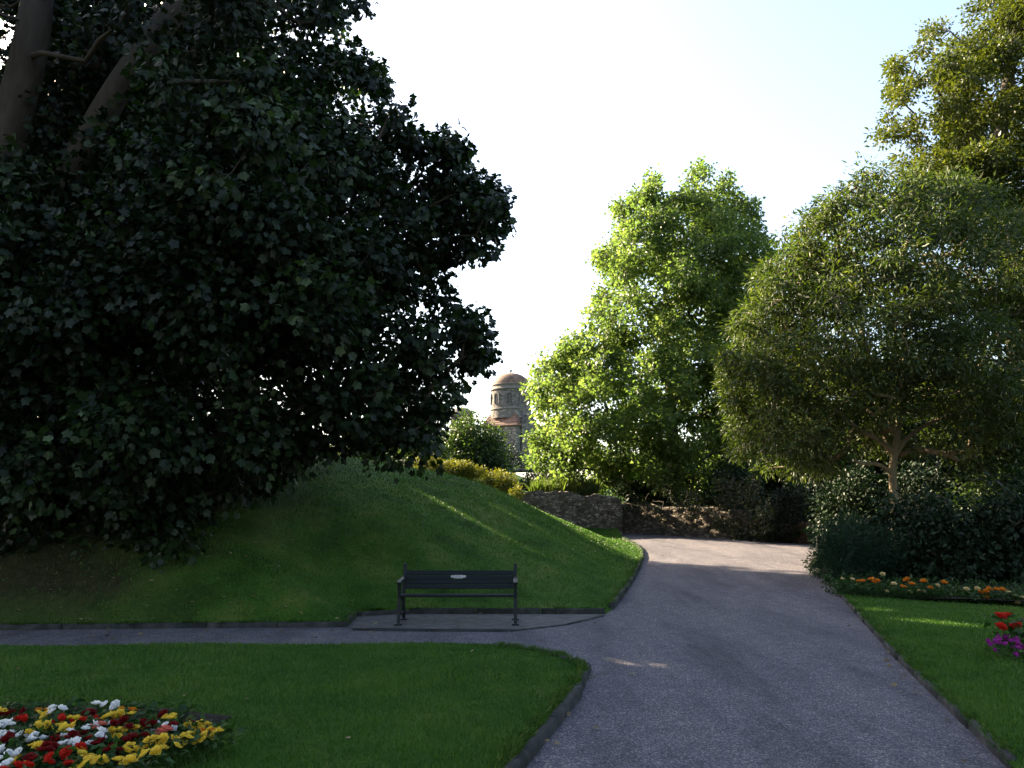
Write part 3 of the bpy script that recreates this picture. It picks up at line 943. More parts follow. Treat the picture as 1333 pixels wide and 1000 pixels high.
# ------------------------------------------------------------------ grey-green tree with the pale trunk, right
poly_ash = [(948, 560), (946, 520), (938, 470), (958, 424), (986, 380), (1008, 344), (1030, 318), (1050, 288), (1076, 262), (1112, 238), (1150, 228), (1200, 234), (1262, 236), (1312, 268), (1350, 320), (1410, 420), (1420, 540), (1360, 610), (1250, 606), (1190, 590), (1110, 606), (1050, 628), (992, 618), (952, 590)]
rg = R(401)
cl = crown_clumps(poly_ash, 20.0, 3.4, 800, .24, .66, rg, .22, .05, margin=.10)
cl += [(*at(a, b, 19.6 + rg.uniform(-1, 1)), r) for a, b, r in ((1042, 290, .15), (1055, 280, .2), (1018, 310, .12), (1120, 236, .2), (1000, 350, .2), (1085, 262, .25))]
b0 = at(1166, 700, 19.6)
tr = [(b0[0], 19.6, float(base(19.6)) - .1), at(1164, 650, 19.6), at(1161, 610, 19.6), at(1168, 572, 19.65), at(1175, 500, 19.8), at(1180, 420, 20), at(1176, 330, 20)]
ex = [([at(1162, 618, 19.6), at(1150, 607, 19.45), at(1138, 603, 19.3), at(1120, 604, 19.1), at(1112, 598, 19.0)], [.055, .05, .045, .04, .025]),
      ([at(1163, 590, 19.6), at(1150, 577, 19.4), at(1135, 568, 19.2), at(1118, 560, 18.9), at(1085, 530, 18.5)], [.07, .06, .055, .045, .025]),
      ([at(1166, 592, 19.6), at(1178, 572, 19.6), at(1200, 555, 19.5), at(1232, 543, 19.3), at(1275, 528, 19.0)], [.07, .06, .05, .045, .025]),
      ([at(1168, 575, 19.6), at(1150, 520, 19.4), at(1130, 460, 19.2), at(1110, 380, 19.3)], [.07, .055, .04, .025])]
cl += [(*at(rg.uniform(985, 1070), rg.uniform(330, 470), 20 + rg.uniform(-1.5, 1.5)), rg.uniform(.3, .5)) for _ in range(46) if True]
cl = [c for c in cl if in_poly(*[np.array([q]) for q in proj(np.array(c[:3]))], poly_ash)[0] or c[3] < .26]
cl = [c for c in cl if not (1105 < proj(np.array(c[:3]))[0] < 1245 and proj(np.array(c[:3]))[1] > 540 and c[1] < 19.8)]
cl += edge_sprays(poly_ash, 20, 150, .10, .26, rg, 560, 11)
cl += edge_sprays(poly_ash, 20, 44, .2, .4, rg, 520, 20)
make_tree('ash_tree', 'rounded grey-green tree with narrow leaves and a pale sunlit forking trunk above the dark shrubs', 'tree',
          tr, [.13, .10, .092, .085, .07, .05, .03], cl, rhomb(.14), .175, M['lf_ash'], M['bark_p'], 62, 11, .15, 402, limb_from=.5, extra=ex, droop=.35, out=.5, up=.6, wild=1.0, shell=.25)

# ------------------------------------------------------------------ tall turning tree, top right
poly_gold = [(1205, 300), (1180, 235), (1165, 212), (1188, 206), (1184, 186), (1138, 186), (1146, 165), (1150, 140), (1153, 122), (1155, 80), (1184, 74), (1200, 50), (1202, 34), (1222, 30), (1250, 28), (1262, 5), (1285, -20), (1290, -120), (1400, -260), (1560, -200), (1640, 0), (1660, 200), (1600, 330), (1400, 330)]
rg = R(501)
cl = crown_clumps(poly_gold, 33.0, 5.0, 560, .4, 1.0, rg, .4, .1, margin=.10)
cl += [(*at(a, b, 31.5 + rg.uniform(-1, 1)), rg.uniform(.5, .9)) for a, b in ((1310, 20), (1330, 60), (1300, 90), (1320, 130), (1290, 150), (1310, 190), (1340, 180), (1280, 215), (1320, 230), (1345, 110), (1270, 60), (1250, 100))]
cl = [c for c in cl if rg.random() > .15]
cl += edge_sprays(poly_gold, 33, 50, .16, .35, rg, 300, 2)
b1 = at(1330, 690, 33)
tr = [(b1[0], 33, float(base(33)) - .2), at(1330, 500, 33), at(1318, 340, 33), at(1296, 262, 33), at(1300, 180, 33), at(1320, 60, 33.2), at(1350, -120, 33.4)]
ex = [([at(1310, 300, 33), at(1270, 245, 32.6), at(1235, 225, 32.2), at(1210, 190, 31.8)], [.28, .2, .14, .06]),
      ([at(1298, 230, 33), at(1268, 180, 32.8), at(1240, 150, 32.6), at(1215, 110, 32.4)], [.2, .15, .10, .05]),
      ([at(1300, 270, 33), at(1330, 250, 32.5), at(1370, 220, 32.2)], [.25, .18, .1])]
make_tree('lime_tree', 'tall tree with yellowing leaves and black branches reaching over the grey-green tree at top right', 'tree',
          tr, [.55, .48, .42, .38, .30, .2, .08], cl, RHOMB, .19, M['lf_gold'], M['bark_d'], 115, 9, .20, 502, limb_from=.4, extra=ex, droop=.2, out=.5, up=1.1, wild=.6, flat=.55)

# dark evergreens that close the view behind the right-hand trees
def evergreen(label, u, vtop, Y, wpx, n, seed):
    p = at(u, 660, Y)
    g = float(base(Y)) if p[0] > 9 else float(terrain([p[0]], [Y])[0])
    h = at(u, vtop, Y)[2] - g
    cl = mound_clumps((p[0], Y, g), wpx * Y / F_PX / 2, wpx * Y / F_PX / 2 * .7, h, n, .7, 1.2, R(seed))
    return make_tree('evergreen_tree', label, 'tree', [(p[0], Y, g - .2), (p[0] + .1, Y, g + h * .4), (p[0], Y, g + h * .9)], [.3, .2, .04], cl, RHOMB, .24,
                     M['lf_dark'], M['bark_d'], 75, 8, .26, seed + 1)
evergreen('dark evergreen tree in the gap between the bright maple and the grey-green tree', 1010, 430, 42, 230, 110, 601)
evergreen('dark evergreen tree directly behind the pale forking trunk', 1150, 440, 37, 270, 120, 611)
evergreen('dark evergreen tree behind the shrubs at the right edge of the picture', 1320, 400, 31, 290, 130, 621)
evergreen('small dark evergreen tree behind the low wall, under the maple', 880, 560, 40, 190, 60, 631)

# ------------------------------------------------------------------ shrubs
def long_hedge(label, x0, x1, Y, h, seed):
    rg = R(seed)
    cl = []
    for x in np.arange(x0, x1, .55):
        for _ in range(4):
            cl.append((x + rg.normal(0, .3), Y + rg.normal(0, .5), float(terrain([x], [Y])[0]) + rg.uniform(.2, h - .5), rg.uniform(.5, .9)))
    return make_shrub('tall_hedge', label, 'hedge', cl, (.5 * (x0 + x1), Y, float(terrain([.5 * (x0 + x1)], [Y])[0])), RHOMB, .2, M['lf_dark'], 26, 9, .24, seed + 1, stems=False)
long_hedge('dark tall hedge running behind the evergreens at the far end of the path', 5, 30, 46, 3.4, 681)
long_hedge('dark tall hedge at the foot of the castle, behind the round bush', -30, 9, 72, 2.6, 685)
rg = R(701)
def shrub_px(name, label, u, vb, vt, wpx, Y, depth, n, r0, r1, tmpl, ls, mat, per, k, spread, seed, cat='shrub', g=None, **kw):
    """dome shrub centred at pixel u, foot at row vb, top at row vt, standing at distance Y"""
    foot = at(u, vb, Y); top = at(u, vt, Y)
    zg = foot[2] if g is None else g
    cl = mound_clumps((foot[0], Y, zg), wpx * Y / F_PX / 2, depth, top[2] - zg, n, r0, r1, R(seed))
    return make_shrub(name, label, cat, cl, (foot[0], Y, zg), tmpl, ls, M[mat], per, k, spread, seed + 1, **kw)
bd = lambda Y: float(base(Y)) + .1
shrub_px('feathery_shrub', 'soft feathery blue-green shrub rounded over the path edge at the left end of the border', 1118, 752, 668, 132, 15.6, .95, 60, .22, .4, NEEDLE, .13, 'lf_feather', 260, 12, .085, 711, g=bd(15.6), out=1.0, droop=0, wild=1.2)
shrub_px('glossy_shrub', 'large dark glossy-leaved shrub below the pale forking trunk', 1218, 775, 628, 190, 15.8, 1.4, 90, .3, .55, OVATE, .12, 'lf_dark', 90, 8, .14, 721, g=bd(15.8))
shrub_px('glossy_shrub', 'dark glossy-leaved shrub at the right edge behind the marigolds', 1340, 780, 610, 170, 15.2, 1.4, 80, .3, .55, OVATE, .12, 'lf_dark', 90, 8, .14, 731, g=bd(15.2))
shrub_px('leafy_shrub', 'mid green leafy shrub rising above the glossy shrubs at the right edge', 1320, 740, 520, 190, 20, 1.6, 80, .35, .65, OVATE, .14, 'lf_bush', 60, 8, .17, 741, g=bd(20))
shrub_px('clipped_hedge', 'dark clipped hedge in deep shade left of the feathery shrub', 1045, 706, 624, 150, 27.2, 1.4, 90, .35, .6, RHOMB, .075, 'lf_yew', 170, 9, .11, 751, cat='hedge', g=float(base(27)) + .0)
shrub_px('dark_shrub', 'tall dark shrub behind the feathery shrub, left of the pale forking trunk', 1112, 712, 596, 110, 22.8, 1.2, 60, .35, .6, OVATE, .12, 'lf_dark', 80, 8, .15, 756, g=bd(22.8))
shrub_px('dark_shrub', 'tall dark shrub right behind the foot of the pale forking trunk', 1205, 712, 588, 130, 22.6, 1.2, 60, .35, .6, OVATE, .12, 'lf_dark', 80, 8, .15, 758, g=bd(22.6))
shrub_px('small_bush', 'low green bush at the path edge below the feathery shrub', 1068, 748, 716, 34, 17.2, .35, 16, .12, .22, OVATE, .06, 'lf_bush', 300, 6, .06, 761, g=bd(17))
shrub_px('dark_shrub', 'dark shrub between the tower and the bright maple', 722, 640, 588, 62, 36, 1.0, 24, .35, .6, OVATE, .13, 'lf_dark', 60, 8, .15, 771)
shrub_px('dark_shrub', 'dark shrub at the foot of the tower, right of the round bush', 698, 642, 608, 60, 41, 1.0, 30, .35, .6, OVATE, .14, 'lf_dark', 80, 8, .15, 775)
shrub_px('round_bush', 'broad rounded green bush in front of the castle tower', 614, 618, 536, 122, 45, 2.3, 90, .5, .85, OVATE, .20, 'lf_bush', 60, 8, .22, 781)
shrub_px('round_bush', 'smaller green bush beside the hanging sycamore branches', 545, 605, 548, 80, 42, 1.6, 50, .45, .75, OVATE, .20, 'lf_bush', 50, 8, .22, 791)
shrub_px('round_bush', 'dim green bush glimpsed under the sycamore branches', 470, 605, 555, 90, 40, 1.6, 50, .45, .75, OVATE, .20, 'lf_bush', 40, 8, .22, 797)
GH = 'golden clipped bushes on the bank'
shrub_px('golden_bush', 'loose upright golden bush, leftmost of the golden bushes on the bank', 553, 616, 584, 46, 31.5, .6, 24, .2, .35, OVATE, .075, 'lf_goldhedge', 170, 7, .10, 801, group=GH, cat='hedge')
shrub_px('golden_bush', 'long low golden clipped bush in the middle of the row', 594, 630, 597, 92, 31.5, .8, 54, .2, .36, RHOMB, .07, 'lf_goldhedge', 420, 9, .07, 811, group=GH, cat='hedge')
shrub_px('golden_bush', 'rounded golden clipped bush nearest the stone wall', 650, 648, 608, 68, 30.8, .9, 44, .2, .36, RHOMB, .07, 'lf_goldhedge', 420, 9, .07, 821, group=GH, cat='hedge')
shrub_px('yellow_plant', 'small pale yellow plant at the left end of the stone wall', 672, 650, 630, 17, 29.0, .22, 10, .10, .18, OVATE, .09, 'lf_goldhedge', 300, 6, .07, 831, cat='plant')

def tall_grass(label, u0, u1, Y0, Y1, n, hmin, hmax, seed):
    rg = R(seed)
    c = at((u0 + u1) / 2, 650, (Y0 + Y1) / 2)
    g = float(terrain([c[0]], [c[1]])[0])
    org = np.array([c[0], c[1], g])
    Y = rg.uniform(Y0, Y1, n); u = rg.uniform(u0, u1, n)
    X = (u - CX) * Y / F_PX
    P = np.column_stack([X, Y, terrain(X, Y)])
    tip = rg.normal(0, .28, (n, 3)); tip[:, 2] = 1
    me = leaf_mesh('foliage', P - org, tip, (hmin + hmax) / 2, rhomb(.03), M['lf_grassy'], rg, .1, 1)
    root = empty('tall_grass', org, label, 'plant')
    link('foliage', me, root)
tall_grass('clump of tall yellow-green grass growing on top of the stone wall below the tower', 692, 724, 31.2, 32.6, 500, .5, .9, 841)
tall_grass('longer clump of tall green grass on the wall top beside the maple', 726, 775, 31.2, 32.6, 800, .5, 1.0, 845)

# ------------------------------------------------------------------ ruined stone walls at the end of the path
M['rubble'] = rubble_mat('rubble_stone', (.065, .054, .043), (.135, .113, .09), (.28, .24, .19), (.085, .07, .056), 6.2)
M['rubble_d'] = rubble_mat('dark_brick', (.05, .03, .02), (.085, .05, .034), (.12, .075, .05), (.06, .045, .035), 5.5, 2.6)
def ruin_wall(name, label, line, tops, foot, thick, mat, seed, cat='wall'):
    """thick wall along a ground line, ragged top, stones standing proud of the face"""
    rg = R(seed)
    line = np.asarray(line, float); org = np.array([line[0][0], line[0][1], foot[0]])
    seg = np.linalg.norm(np.diff(line, axis=0), axis=1); cum = np.concatenate([[0], np.cumsum(seg)])
    n = int(cum[-1] / .10) + 1; m = 14
    s = np.linspace(0, cum[-1], n)
    P = np.stack([np.interp(s, cum, line[:, k]) for k in (0, 1)], -1)
    T = np.gradient(P, axis=0); T /= np.linalg.norm(T, axis=1)[:, None]; Nn = np.stack([T[:, 1], -T[:, 0]], -1)
    tz = np.interp(s, cum * 1.0, tops) + np.convolve(rg.normal(0, .07, n + 6), np.ones(4) / 4, 'same')[3:-3]
    fz = np.interp(s, cum, foot)
    ring = []
    for side, lv in ((1, np.linspace(0, 1, m)), (-1, np.linspace(1, 0, m))):
        for q in lv:
            j = np.repeat(rg.normal(0, .035, n // 2 + 1), 2)[:n] + rg.normal(0, .015, n)
            batter = .5 * thick * (1.12 - .18 * q) + j
            z = fz + (tz - fz) * q + (rg.normal(0, .02, n) if q == 1 else 0)
            ring.append(np.column_stack([P + Nn * (side * batter)[:, None], z]))
    Rg = np.stack(ring, 1)                              # n, 2m, 3
    k = 2 * m
    V = Rg.reshape(-1, 3) - org
    i, j = np.meshgrid(np.arange(n - 1), np.arange(k - 1), indexing='ij')
    Fq = np.stack([i * k + j, i * k + j + 1, (i + 1) * k + j + 1, (i + 1) * k + j], -1).reshape(-1, 4)
    caps = np.concatenate([np.arange(k)[::-1], (n - 1) * k + np.arange(k)])
    idx = np.concatenate([Fq.ravel(), caps]); cnt = [4] * len(Fq) + [k, k]
    bm = bmesh.new()
    me = mesh_np(name, V, idx, cnt, M[mat])
    bm.from_mesh(me); bmesh.ops.recalc_face_normals(bm, faces=bm.faces[:]); bm.to_mesh(me); bm.free()
    return tag(link(name, me, None, org), label, cat)
pA = [(.0, 30.0), (1.6, 30.25), (3.0, 30.5), (4.1, 30.7)]
ruin_wall('ruined_wall', 'brown ruined stone wall sloping out of the grass bank with plants along its ragged top', pA,
          [at(676, 639, 30)[2], at(720, 640, 30.2)[2], at(768, 645, 30.5)[2], at(798, 649, 30.7)[2]], [.2, .2, .15, .15], .7, 'rubble', 851)
pB = [(4.0, 32.35), (5.4, 30.95), (7.0, 29.35), (8.3, 28.05)]
ruin_wall('ruined_wall', 'low sunlit stone wall half covered by creepers below the bright maple', pB,
          [1.78, 1.66, 1.58, 1.45], [.45, .45, .42, .4], .5, 'rubble', 852)
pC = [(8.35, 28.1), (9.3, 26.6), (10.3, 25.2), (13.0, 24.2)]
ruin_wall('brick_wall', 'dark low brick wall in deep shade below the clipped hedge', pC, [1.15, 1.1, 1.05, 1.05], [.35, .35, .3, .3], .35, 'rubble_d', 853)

# creepers tumbling over the low wall
def creeper(label, u0, u1, v0, v1, Y, seed, n=30, mat='lf_ivy', ls=.10):
    rg = R(seed)
    cl = []
    for _ in range(n):
        uu = rg.uniform(u0, u1); f = rg.random()
        x = (uu - CX) * Y / F_PX
        yw = float(wall_y(x)) - .1
        p = at(uu, v0 + (v1 - v0) * f, yw - .15 - .25 * f)
        cl.append((p[0], p[1], p[2], rg.uniform(.14, .30)))
    x = ((u0 + u1) / 2 - CX) * Y / F_PX
    yb = float(wall_y(x)) + .3
    return make_shrub('creeper', label, 'plant', cl, (x, yb, .5), OVATE, ls, M[mat], 200, 7, .09, seed + 1, droop=.6, group='creepers on the low wall')
creeper('thin dark creeper hanging over the left end of the low sunlit wall', 812, 850, 634, 664, 31.5, 861, 14)
creeper('creeper tumbling down the middle of the low sunlit wall', 850, 925, 634, 670, 30.2, 863, 26)
creeper('dense dry creeper spilling down to the path at the right end of the low wall', 935, 1000, 618, 694, 28, 865, 46)
shrub_px('dark_shrub', 'dark shrub in the shade under the maple above the low wall', 850, 672, 612, 110, 32.5, 1.0, 40, .35, .6, OVATE, .14, 'lf_dark', 60, 8, .16, 871, g=1.3)
shrub_px('dark_shrub', 'dark shrub above the dry creeper beside the clipped hedge', 960, 676, 590, 110, 30.5, 1.0, 44, .35, .6, OVATE, .14, 'lf_dark', 60, 8, .16, 875, g=1.2)

# ------------------------------------------------------------------ castle with its domed tower
def tile_mat():
    m, t, bs, out = new_mat('roof_tile')
    tc = t.nodes.new('ShaderNodeTexCoord')
    w = t.nodes.new('ShaderNodeTexWave'); w.bands_direction = 'Z'; w.inputs['Scale'].default_value = 1.1; w.inputs['Distortion'].default_value = .4
    t.links.new(tc.outputs['Object'], w.inputs['Vector'])
    n = noise(t, 3.0, 4, .7)
    r = ramp(t, [(.09, .045, .032), (.17, .085, .058), (.24, .14, .10)], [.3, .5, .7]); t.links.new(n.outputs[0], r.inputs[0])
    r2 = ramp(t, [(.45, .45, .45), (1.1, 1.1, 1.1)], [.1, .5]); t.links.new(w.outputs['Fac'], r2.inputs[0])
    t.links.new(mixc(t, 1.0, r.outputs[0], r2.outputs[0], 'MULTIPLY'), bs.inputs['Base Color'])
    bs.inputs['Roughness'].default_value = .85
    bump(t, bs, w.outputs['Fac'], .6, .08)
    return m
M['tile'] = tile_mat()
M['castle'] = rubble_mat('castle_stone', (.085, .078, .072), (.17, .15, .135), (.28, .25, .215), (.14, .125, .115), 2.2, 1.7)
M['dome'] = noise_mat('dome_tile', [(.08, .05, .036), (.15, .092, .065), (.21, .14, .105)], 1.6, .8, .5, .05, fine=7)
M['dress'] = noise_mat('dressed_stone', [(.10, .09, .08), (.185, .162, .14)], 2.5, .9, .4, .03)
M['dark'] = noise_mat('window_dark', [(.06, .055, .05), (.09, .08, .075)], 3, .6, .1, .01)
M['iron'] = noise_mat('dark_iron', [(.02, .02, .022), (.035, .035, .037)], 8, .5, .2, .005)
YC = 110.0
cc = at(665, 600, YC)
gz = float(terrain([cc[0]], [YC])[0])
castle = empty('castle', (cc[0], YC, gz), 'grey stone castle whose round domed tower with a tiled skirt roof rises above the bushes', 'castle')
z_eave, z_drum0, z_drum1, z_dome = at(665, 556, YC)[2] - gz, at(665, 538, YC)[2] - gz, at(665, 503, YC)[2] - gz, at(665, 487, YC)[2] - gz
RD = 2.78
def lathe(name, prof, mat, seg=40, parent=None, smooth=False, loc=None):
    a = np.linspace(0, 2 * math.pi, seg, endpoint=False)
    prof = np.array(prof, float)
    V = np.stack([prof[:, 0, None] * np.cos(a), prof[:, 0, None] * np.sin(a), np.repeat(prof[:, 1, None], seg, 1)], -1).reshape(-1, 3)
    i, j = np.meshgrid(np.arange(len(prof) - 1), np.arange(seg), indexing='ij')
    jn = (j + 1) % seg
    Fq = np.stack([i * seg + j, i * seg + jn, (i + 1) * seg + jn, (i + 1) * seg + j], -1).reshape(-1, 4)
    return link(name, mesh_np(name, V, Fq.ravel(), 4, mat, smooth=smooth), parent, loc)
# square tower under the drum, turned so a corner faces the path
ang = math.radians(56)
Hh = 2.75
bm = bmesh.new()
box(bm, (0, 0, z_eave / 2), (2 * Hh, 2 * Hh, z_eave), Matrix.Rotation(ang, 3, 'Z'))
tower = bm_obj('tower', bm, M['castle'], castle)
bm = bmesh.new()
e = Hh + .28
lo_ = [bm.verts.new((x * e, y * e, z_eave)) for x, y in ((-1, -1), (1, -1), (1, 1), (-1, 1))]
hi_ = [bm.verts.new((x * 1.5, y * 1.5, z_drum0 + .75)) for x, y in ((-1, -1), (1, -1), (1, 1), (-1, 1))]
lo2 = [bm.verts.new((v.co.x, v.co.y, z_eave - .16)) for v in lo_]
for k in range(4):
    bm.faces.new((lo_[k], lo_[(k + 1) % 4], hi_[(k + 1) % 4], hi_[k])); bm.faces.new((lo2[k], lo2[(k + 1) % 4], lo_[(k + 1) % 4], lo_[k]))
bm.faces.new(hi_); bm.faces.new(lo2[::-1])
bmesh.ops.rotate(bm, verts=bm.verts[:], cent=(0, 0, 0), matrix=Matrix.Rotation(ang, 3, 'Z'))
bm_obj('skirt_roof', bm, M['tile'], castle)
bm = bmesh.new()
box(bm, (2.0, -2.1, (z_drum0 - .3) / 2), (1.7, 1.7, z_drum0 - .3), Matrix.Rotation(math.radians(20), 3, 'Z'))
for v_ in bm.verts:
    if v_.co.z > 5 and v_.co.x < 2.0: v_.co.z -= .9
bm_obj('buttress', bm, M['castle'], castle)
drum = lathe('drum', [(RD * 1.03, z_drum0 - .9), (RD * 1.02, z_drum0 + .2), (RD, z_drum0 + 1), (RD * .965, z_drum1 - .75)], M['castle'], 44, castle)
lathe('cornice', [(RD * .96, z_drum1 - .75), (RD * 1.02, z_drum1 - .72), (RD * 1.02, z_drum1 - .52), (RD * .95, z_drum1 - .48), (RD * .93, z_drum1 - .05), (RD * .97, z_drum1 - .03), (RD * .97, z_drum1 + .12), (RD * .9, z_drum1 + .12)], M['dress'], 44, castle)
lathe('string_course', [(RD * 1.0, z_drum0 + .25), (RD * 1.05, z_drum0 + .3), (RD * 1.05, z_drum0 + .45), (RD * 1.0, z_drum0 + .5)], M['dress'], 44, castle)
h = z_dome - z_drum1
dome = lathe('dome', [(RD * .93 * math.cos(t), z_drum1 + .12 + h * math.sin(t)) for t in np.linspace(0, math.pi / 2 - .02, 14)], M['dome'], 40, castle, True)
fin = lathe('finial', [(.10, z_dome - .05), (.10, z_dome + .3), (.2, z_dome + .42), (.2, z_dome + .52), (.05, z_dome + .62), (.035, z_dome + 1.25), (.0, z_dome + 1.3)], M['iron'], 10, dome)
for dz, L in ((.9, .5), (1.1, .3)):
    pass
for k in range(9):
    a = math.radians(-90 + (k - 4) * 40 - 4)
    bm = bmesh.new()
    Rw = RD * .985
    zc = z_drum0 + 1.75
    outl = [(-.26, 0), (.26, 0), (.26, 1.0)] + [(.26 * math.cos(t), 1.0 + .26 * math.sin(t)) for t in np.linspace(.3, math.pi - .3, 7)] + [(-.26, 1.0)]
    fr = [bm.verts.new((Rw + .06, x, zc - .6 + z)) for x, z in outl]; bk = [bm.verts.new((Rw - .25, x, zc - .6 + z)) for x, z in outl]
    bm.faces.new(fr); bm.faces.new(bk[::-1])
    for q in range(len(outl)): bm.faces.new((fr[q], fr[(q + 1) % len(outl)], bk[(q + 1) % len(outl)], bk[q]))
    bmesh.ops.rotate(bm, verts=bm.verts[:], cent=(0, 0, 0), matrix=Matrix.Rotation(a, 3, 'Z'))
    wdw = bm_obj('window', bm, M['dark'], castle)
    bm = bmesh.new()
    for x in (-.42, .42): box(bm, (Rw + .03, x, zc - .1), (.22, .14, 1.05))
    for t in np.linspace(.2, math.pi - .2, 6): box(bm, (Rw + .03, .42 * math.cos(t), zc + .42 + .42 * math.sin(t)), (.22, .2, .2), Matrix.Rotation(-(t - math.pi / 2), 3, 'X'))
    bmesh.ops.rotate(bm, verts=bm.verts[:], cent=(0, 0, 0), matrix=Matrix.Rotation(a, 3, 'Z'))
    bm_obj('frame', bm, M['dress'], wdw)
# curtain wall running left, and the low turret cap seen above the bush
bm = bmesh.new()
zw = at(600, 566, YC)[2] - gz
box(bm, (-13.5, 3.4, zw / 2), (21.0, 1.6, zw))
bm_obj('curtain_wall', bm, M['castle'], castle)
xt = at(601, 540, 112)[0] - cc[0]; zt2 = at(601, 531, 112)[2] - gz
lathe('turret', [(1.6, 0), (1.55, zt2 - 1.3), (1.75, zt2 - 1.25), (1.7, zt2 - 1.0), (1.45, zt2 - .5), (.9, zt2 - .1), (0, zt2)], M['castle'], 24, castle, loc=(xt, 2, 0))

# ------------------------------------------------------------------ bench
M['paint'] = noise_mat('dark_green_paint', [(.003, .005, .008), (.005, .008, .012)], 14, .6, .15, .003, spec=.22)
M['castiron'] = noise_mat('cast_iron_paint', [(.003, .004, .006), (.005, .007, .009)], 20, .55, .3, .003, spec=.3)
M['plate'] = noise_mat('pale_plate', [(.30, .29, .30), (.42, .41, .42)], 20, .35, .1, .001, spec=.6)
fl, frt = G(519, 814), G(671, 814)
bc = (fl + frt) / 2
BL = float(np.linalg.norm(frt - fl))
bench = empty('park_bench', (bc[0], bc[1], .006), 'dark slatted park bench with a small pale plaque at the foot of the bank', 'bench')
bench.scale = (1, 1, .93)
bench.rotation_euler = (0, 0, math.atan2(frt[1] - fl[1], frt[0] - fl[0]))
def bench_end(parent):
    bm = bmesh.new()
    def strip(pts, w, d):
        for (y0, z0), (y1, z1) in zip(pts[:-1], pts[1:]):
            L = math.hypot(y1 - y0, z1 - z0)
            box(bm, (0, (y0 + y1) / 2, (z0 + z1) / 2), (w, d, L + d * .5), Matrix.Rotation(-math.atan2(y1 - y0, z1 - z0), 3, 'X'), .006)
    strip([(-.03, .0), (.00, .18), (.02, .38), (.0, .56), (-.01, .60)], .045, .045)      # front leg up to the arm
    strip([(.52, .0), (.46, .20), (.44, .40), (.52, .62), (.57, .79)], .045, .045)       # rear leg up the back
    strip([(.02, .36), (.24, .345), (.44, .37)], .042, .05)                              # seat bearer
    strip([(-.06, .60), (.08, .625), (.30, .615), (.53, .64)], .06, .035)               # arm rest
    strip([(.02, .20), (.20, .13), (.36, .14), (.46, .22)], .03, .03)                    # brace
    box(bm, (0, -.03, .012), (.10, .12, .024), None, .006); box(bm, (0, .52, .012), (.10, .12, .024), None, .006)
    box(bm, (0, .585, .815), (.05, .05, .05), None, .012)
    return bm
for sx in (-1, 1):
    o = bm_obj('end_frame', bench_end(None), M['castiron'], bench)
    o.location = (sx * BL / 2, 0, 0)
for k, y in enumerate((.005, .115, .225, .335)):
    bm = bmesh.new(); box(bm, (0, y + .03, .415 - .012 * k), (BL + .03, .095, .038), Matrix.Rotation(math.radians(3), 3, 'X'), .012)
    bm_obj('seat_slat', bm, M['paint'], bench)
for k in range(4):
    z = .50 + k * .068
    y = .455 + (z - .42) * .36
    bm = bmesh.new(); box(bm, (0, y - .03, z), (BL - .03, .030, .065), Matrix.Rotation(math.radians(-20), 3, 'X'), .008)
    bm_obj('back_slat', bm, M['paint'], bench)
zc = .50 + 2.15 * .068; yc = .455 + (zc - .42) * .36 - .052
bm = bmesh.new()
Rx = Matrix.Rotation(math.radians(-20), 3, 'X')
box(bm, (0, 0, 0), (.135, .005, .052), None, .002)
for sx in (-1, 1):
    bmesh.ops.create_cone(bm, cap_ends=True, segments=14, radius1=.018, radius2=.018, depth=.005, matrix=Matrix.Translation((sx * .092, 0, .004)) @ Matrix.Rotation(math.pi / 2, 4, 'X'))
    box(bm, (sx * .074, 0, .002), (.03, .004, .02))
plq = bm_obj('plaque', bm, M['plate'], bench)
plq.location = (-.02, yc, zc); plq.rotation_euler = (math.radians(-20), 0, 0)
bm = bmesh.new()
rg = R(5)
for r_ in range(3):
    x = -.052
    while x < .05:
        w = rg.uniform(.006, .014); box(bm, (x + w / 2, -.0035, .014 - .014 * r_), (w, .001, .005)); x += w + .005
ins = bm_obj('engraving', bm, M['iron'], plq)

# post beside the border, where the path bends
bm = bmesh.new()
pp = G(1066, 727)
box(bm, (0, 0, .26), (.07, .07, .52), None, .01); box(bm, (0, 0, .545), (.09, .09, .05), None, .015)
tag(bm_obj('wooden_post', bm, M['iron'], None, loc=(pp[0], pp[1], float(base(pp[1])))), 'short black post at the path edge in front of the dark brick wall', 'post')

# ------------------------------------------------------------------ flower beds
fillbed = fill_poly('soil', BED, .2, lambda x, y: lawn_z(x, y) + .012 + .05 * np.clip(dist_poly(x, y, BED) / .4, 0, 1) + .012 * np.sin(x * 13) * np.sin(y * 11), M['soil'], seed=9)

